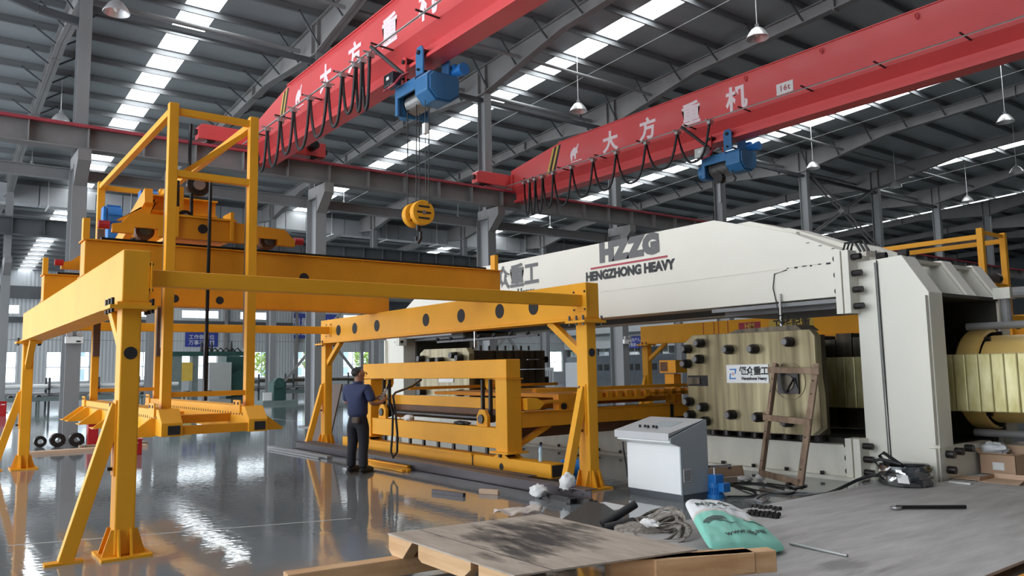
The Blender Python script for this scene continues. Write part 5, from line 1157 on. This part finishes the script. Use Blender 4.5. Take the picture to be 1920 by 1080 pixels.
# ================================================================== LEFT BACKGROUND FLOOR ITEMS
for k, (x, y, r) in enumerate(((-21.2, 2.62, .16), (-21.0, 2.98, .16), (-21.5, 2.3, .13))):
    rl_ = MB().lathe([(.06, -.12), (r, -.12), (r, .12), (.06, .12), (.06, -.12)], (x, y, r), 'x', 20).build('steel_roll', 'iron', smooth=35)
    tag(rl_, ['dark steel roll at the foot of the first column, left of the pair', 'dark steel roll at the foot of the first column, beside the red cabinet', 'smaller dark steel roll half hidden behind the first column'][k], 'roll', 'steel rolls at the first column')
def redbox(x, y, w, h, label):
    t = thing('red_cabinet', label, 'cabinet', (x, y, 0)); MB().box(x-w/2, x+w/2, y-w/2, y+w/2, 0, h).build('case', 'redb', t, .01); MB().box(x+w/2, x+w/2+.004, y-w*.28, y+w*.28, h*.78, h*.84).build('label_strip', 'pink', t); MB().box(x-w/2-.02, x+w/2+.02, y-w/2-.02, y+w/2+.02, h, h+.02).build('lid', 'redb', t)
redbox(-20.9, 3.30, .22, .50, 'red fire extinguisher cabinet right of the first crane-row column'); redbox(-40, 2.85, .26, .62, 'red cabinet far off at the left picture edge'); redbox(-17.9, 3.55, .36, .30, 'low dark red box behind the near left gantry post')
pl = MB().box(-19.7, -19.4, 1.9, 4.2, 0, .06).build('timber_plank', 'cardi'); tag(pl, 'pale plank on the floor in front of the first crane-row column', 'plank')
pl = MB().box(-20.1, -19.85, 2.9, 4.3, 0, .09).build('timber_plank', 'woodo'); tag(pl, 'darker plank behind the pale one near the red cabinet', 'plank')
# conveyors / racks with pipes along the far wall
def conveyor(x, y0, y1, label, pipes):
    t = thing('roller_conveyor', label, 'conveyor', (x, y0, 0))
    MB().box(x-.5, x-.42, y0, y1, .42, .64).box(x+.42, x+.5, y0, y1, .42, .64).build('side_rail', 'ggrey', t)
    y = y0+.4; leg = ro = None; k = 0
    while y < y1:
        if ro is None: ro = MB().cyl((x-.42, y, .6), (x+.42, y, .62), .12, 10).build('roller', 'iron', t); ya = y
        else: rep(ro, (0, y-ya, 0), t)
        if k % 2 == 0:
            if leg is None: leg = MB().box(x-.5, x-.4, y-.05, y+.05, 0, .48).box(x+.4, x+.5, y-.05, y+.05, 0, .48).build('leg', 'ggrey', t); yl = y
            else: rep(leg, (0, y-yl, 0), t)
        y += 1.2; k += 1
    return t
def rack(x, y0, y1, n, lv, label, mats):
    t = thing('pipe_rack', label, 'rack', (x, y0, 0)); y = y0+.6
    while y < y1: MB().box(x-.8, x-.7, y-.05, y+.05, 0, 1.6).box(x+.7, x+.8, y-.05, y+.05, 0, 1.6).box(x-.8, x+.8, y-.05, y+.05, .45, .55).box(x-.8, x+.8, y-.05, y+.05, .95, 1.03).build('upright', 'steeld', t); y += 2.4
    rn = random.Random(int(x*3+y0))
    for l_ in range(lv):
        for k in range(n):
            e0, e1 = y0+rn.random()*.8, y1-rn.random()*1.2
            o = MB().cyl((x-.6+1.2*k/(n-1), e0, .66+.48*l_+.02*rn.random()), (x-.6+1.2*k/(n-1), e1, .63+.48*l_), .11, 8).build('stock_pipe', mats[(k+l_) % len(mats)]); tag(o, ['lower', 'upper'][l_]+'-level '+{'metal': 'bright', 'steel': 'grey', 'white': 'white', 'plated': 'dark'}[mats[(k+l_) % len(mats)]]+' pipe in the '+label, 'pipe', 'pipes in the '+label)
    return t
conveyor(-46.5, 2, 13.5, 'grey-green roller conveyor behind the left gantry posts', 0)
conveyor(-46, 16.5, 30, 'grey-green roller conveyor left of the second crane-row column', 0)
rack(-50, 2.6, 12.5, 5, 2, 'far rack of stock behind the left gantry', ['metal', 'steel', 'white'])
rack(-53, 17.5, 33, 5, 2, 'far rack of stock behind the second column', ['metal', 'plated', 'steel', 'white'])
def machine():
    t = thing('drilling_machine', 'grey and green workshop machine with a cabinet, seen between the trolley masts', 'machine', (-56, 17, 0))
    MB().box(-56.6, -55.8, 15.9, 17.4, .1, 2.45).build('control_cabinet', 'lgrey', t, .02); MB().box(-56.6, -55.78, 15.75, 15.9, .1, 2.45).build('cabinet_door_edge', 'white', t)
    MB().box(-58.5, -57, 17.4, 19.2, 0, 2.9).build('frame', 'green', t); MB().box(-58.3, -57.5, 13.8, 14.5, 0, 3.0).build('column', 'ggrey', t); MB().box(-58.3, -57.5, 15.2, 15.6, 0, 3.0).build('column', 'ggrey', t)
    MB().box(-58.4, -57.4, 13.6, 19.0, 2.95, 3.25).build('top_beam', 'green', t); MB().box(-57.6, -57.4, 14.5, 15.2, 1.2, 2.5).build('guard', 'hazy', t)
    for y in (15.9, 16.6, 18.0): MB().cyl((-57.9, y, 3.25), (-57.9, y, 4.0), .12, 10, .05).build('spindle_motor', 'iron', t)
    for k in range(6): MB().tube([(-57.6, 16+.4*k, 3.2), (-57.4, 16.3+.4*k, 3.5), (-57.5, 16.6+.4*k, 3.2)], .06, 6).build('hose', 'black', t)
    MB().cyl((-56.4, 18.2, 1.0), (-56.1, 18.2, 1.0), .85, 20).build('guard_wheel', 'green', t)
machine()
gmn = thing('green_gearbox', 'dark green gearbox on a low base left of the second crane-row column', 'machine', (-41.5, 15, 0))
MB().box(-42.2, -40.6, 14.3, 16.2, 0, .18).build('base', 'ggrey', gmn); MB().box(-41.8, -41.0, 15.0, 15.7, .18, 1.2).build('gear_case', 'green', gmn, .04); MB().cyl((-41.4, 15.3, 1.1), (-40.9, 15.3, 1.1), .28, 16).build('motor', 'green', gmn); MB().box(-41.2, -41.1, 14.5, 14.95, .2, .62).build('paper_sheet', 'paper', gmn)
gcb = thing('grey_cabinet', 'tall plain grey cabinet standing behind the feed table', 'cabinet', (-34, 30, 0))
MB().box(-34.6, -33.4, 30.0, 31.2, 0, 1.95).build('case', 'lgrey', gcb, .02); MB().box(-33.4, -33.38, 30.05, 31.15, .1, 1.9).build('door', 'lgrey', gcb); MB().box(-34.6, -33.4, 29.96, 30.0, .0, 1.95).build('side', 'cladp', gcb)
acu = thing('outdoor_unit', 'pale ribbed cooling unit beside the grey cabinet, behind the mould stack', 'unit', (-40, 31.5, 0))
MB().box(-40.6, -39.6, 31.0, 33.3, .2, 1.7).build('case', 'pale', acu, .03)
for y_ in (31.2, 33.0): MB().box(-40.5, -39.7, y_-.05, y_+.05, 0, .2).build('foot', 'steel', acu)
for k in range(10): MB().box(-39.6, -39.58, 31.2+.2*k, 31.26+.2*k, .5, 1.5).build('louvre', 'steell', acu)
# ================================================================== THE MAN
def skinmesh(name, verts, edges, radii, m, parent, root=0, sub=2, smooth=True):
    off = OFF[parent.name]; me = bpy.data.meshes.new(name); me.from_pydata([tuple(Vector(v)) for v in verts], edges, [])
    o = bpy.data.objects.new(name, me); COL.objects.link(o)
    sk_ = o.modifiers.new('skin', 'SKIN'); me.skin_vertices or None
    if not me.skin_vertices:
        bm = bmesh.new(); bm.from_mesh(me); bm.verts.layers.skin.verify(); bm.to_mesh(me); bm.free()
    for i, r in enumerate(radii):
        sv = me.skin_vertices[0].data[i]; sv.radius = r if isinstance(r, tuple) else (r, r); sv.use_root = (i == root)
    s2 = o.modifiers.new('sub', 'SUBSURF'); s2.levels = sub; s2.render_levels = sub
    bpy.context.view_layer.update()
    nm = bpy.data.meshes.new_from_object(o.evaluated_get(bpy.context.evaluated_depsgraph_get())); bpy.data.objects.remove(o)
    for p in nm.polygons: p.use_smooth = True
    nm.materials.append(M[m]); nm.name = name
    r_ = bpy.data.objects.new(name, nm); COL.objects.link(r_); r_.parent = parent; OFF[r_.name] = off; return r_
man = thing('person', 'man in navy short-sleeved shirt and dark trousers standing with a pendant control in both hands', 'person', (-11.81, 5.73, 0))
man.rotation_euler = (0, 0, math.radians(20)); man.scale = (1.2, 1.2, 1.0)
SH = 1.42
# body: pelvis, spine, neck, head, arms, hands and fingers as one mesh
V, Ed, Rd = [], [], []
def jv(p, r, par=None):
    V.append(p); Rd.append(r); i = len(V)-1
    if par is not None: Ed.append((par, i))
    return i
pe = jv((0, 0, .95), (.14, .10)); ab = jv((0, .0, 1.10), (.13, .095), pe); chs = jv((0, -.01, 1.27), (.15, .105), ab); nb = jv((0, -.01, 1.40), (.07, .06), chs); nk = jv((0, .01, 1.46), .052, nb)
hd = jv((0, .025, 1.53), (.066, .078), nk); h2_ = jv((0, .03, 1.60), (.076, .094), hd); h3_ = jv((0, .02, 1.665), (.055, .066), h2_)
for s in (-1, 1):
    shd = jv((s*.17, -.01, 1.37), .058, chs); el = jv((s*.235, .03, 1.10), .041, shd); mid = jv((s*.19+.05, .16, 1.10), .036, el); wr_ = jv((s*.115+.09, .28, 1.15), .026, mid); pm = jv((s*.085+.1, .335, 1.165), (.032, .02), wr_); pk = jv((s*.065+.1, .375, 1.175), (.034, .018), pm)
    for k in range(4):
        a = jv((.1+s*(.068-.004*k), .395-.004*k, 1.195-.018*k), .0095, pk); b = jv((.1+s*.045, .425-.006*k, 1.20-.019*k), .0088, a); jv((.1+s*.018, .418-.008*k, 1.195-.019*k), .0078, b)
    a = jv((.1+s*.06, .34, 1.205), .012, pm); jv((.1+s*.035, .375, 1.225), .0098, a)
skinmesh('body', V, Ed, Rd, 'skin', man, 0, 2)
q = MB()                                                            # nose, ears and eyes
q.add([(-.012, .112, 1.585), (.012, .112, 1.585), (0, .135, 1.578), (0, .112, 1.625), (0, .115, 1.572)], [(0, 2, 3), (1, 3, 2), (0, 4, 2), (1, 2, 4)])
def mchild(mb, name, m, **k):
    off = OFF[man.name]; OFF[man.name] = Vector((0, 0, 0)); o = mb.build(name, m, man, **k); OFF[man.name] = off
    if name in ('nose', 'ear', 'eye', 'mouth', 'hair'): o.rotation_euler = (0, 0, math.radians(-34))
    return o
mchild(q, 'nose', 'skin', smooth=60)
for s in (-1, 1):
    mchild(MB().ball((s*.079, .012, 1.585), .03, 10, 8, (.35, .6, 1)), 'ear', 'skin', smooth=60)
    mchild(MB().ball((s*.032, .107, 1.608), .011, 8, 6, (1, .6, .7)), 'eye', 'hair', smooth=60)
mchild(MB().box(-.024, .024, .108, .114, 1.548, 1.553), 'mouth', 'logor')
# hair: a cap over crown and back of the head
q = MB().ball((0, .010, 1.612), .1, 22, 16, (.87, 1.06, .93))
keep = [v for v in q.v]
fs = [f for f in q.f if all(True and q.v[i].z > 1.535+min(max((q.v[i].y+.05)/.10, 0), 1)*.15 for i in f)]
q.f = [f for f in fs if all(q.v[i].y < .092 for i in f)]; mchild(q, 'hair', 'hair', smooth=80)
# shirt
V, Ed, Rd = [], [], []
pe = jv((0, 0, .86), (.165, .13)); a1 = jv((0, 0, 1.0), (.16, .125), pe); a2 = jv((0, -.01, 1.16), (.165, .125), a1); a3 = jv((0, -.015, 1.30), (.165, .12), a2); a4 = jv((0, -.01, 1.405), (.085, .075), a3); jv((0, .0, 1.445), (.065, .06), a4)
for s in (-1, 1): b = jv((s*.175, -.012, 1.36), .078, a3); c = jv((s*.222, .015, 1.22), .068, b); jv((s*.236, .025, 1.13), .066, c)
skinmesh('shirt', V, Ed, Rd, 'shirt', man, 0, 2)
mchild(MB().lathe([(.064, 1.425), (.072, 1.45), (.062, 1.468), (.058, 1.45)], (0, 0, 0), 'z', 18), 'collar', 'shirt', smooth=60)
V, Ed, Rd = [], [], []
wa_ = jv((0, 0, 1.02), (.12, .09)); pe = jv((0, 0, .92), (.14, .115), wa_)
for s in (-1, 1): a = jv((s*.085, 0, .78), (.092, .105), pe); b = jv((s*.10, .01, .50), (.073, .078), a); c = jv((s*.108, -.01, .28), (.062, .066), b); jv((s*.112, -.01, .07), (.068, .075), c)
skinmesh('trousers', V, Ed, Rd, 'trous', man, 0, 2)
for s in (-1, 1):
    q = MB().ball((s*.115, .05, .045), .1, 16, 10, (.46, 1.35, .62))
    for v_ in q.v: v_.z = max(v_.z, .004)
    mchild(q, 'shoe', 'black', smooth=60); mchild(MB().box(s*.115-.042, s*.115+.042, -.075, .17, 0, .02), 'sole', 'black', bevel=.008)
mchild(MB().box(.04, .155, -.165, -.12, .80, .90), 'belt_pouch', 'pouch', bevel=.015)
pc = thing('pendant_control', 'white and black pendant control held in the man\'s hands, its cable hanging down', 'controller', (-11.85, 6.22, 1.2))
PD = Vector((-.20, .0, -.01))
def P3(*q): return [Vector(v)+PD for v in q]
MB().bar(*P3((-11.67, 6.17, 1.16), (-11.63, 6.26, 1.34)), .07, .05).build('housing', 'paper', pc, .012); MB().bar(*P3((-11.62, 6.26, 1.32), (-11.60, 6.30, 1.44)), .035, .03).build('grip', 'black', pc)
for k in range(3): MB().cyl(*P3((-11.64+.004*k, 6.16+.02*k, 1.22+.04*k), (-11.62+.004*k, 6.15+.02*k, 1.225+.04*k)), .011, 8).build('push_button', 'black', pc)
MB().tube(P3((-11.64, 6.22, 1.2), (-11.56, 6.28, 1.16), (-11.53, 6.33, .95), (-11.55, 6.33, .6), (-11.58, 6.32, .3), (-11.54, 6.34, .20), (-11.48, 6.38, .3), (-11.47, 6.38, .6), (-11.5, 6.36, .95), (-11.58, 6.36, 1.22), (-11.75, 6.5, 1.27), (-12.05, 7.0, 1.36), (-12.25, 7.3, 1.47)), .02, 8).build('cable', 'iron', pc, smooth=60)
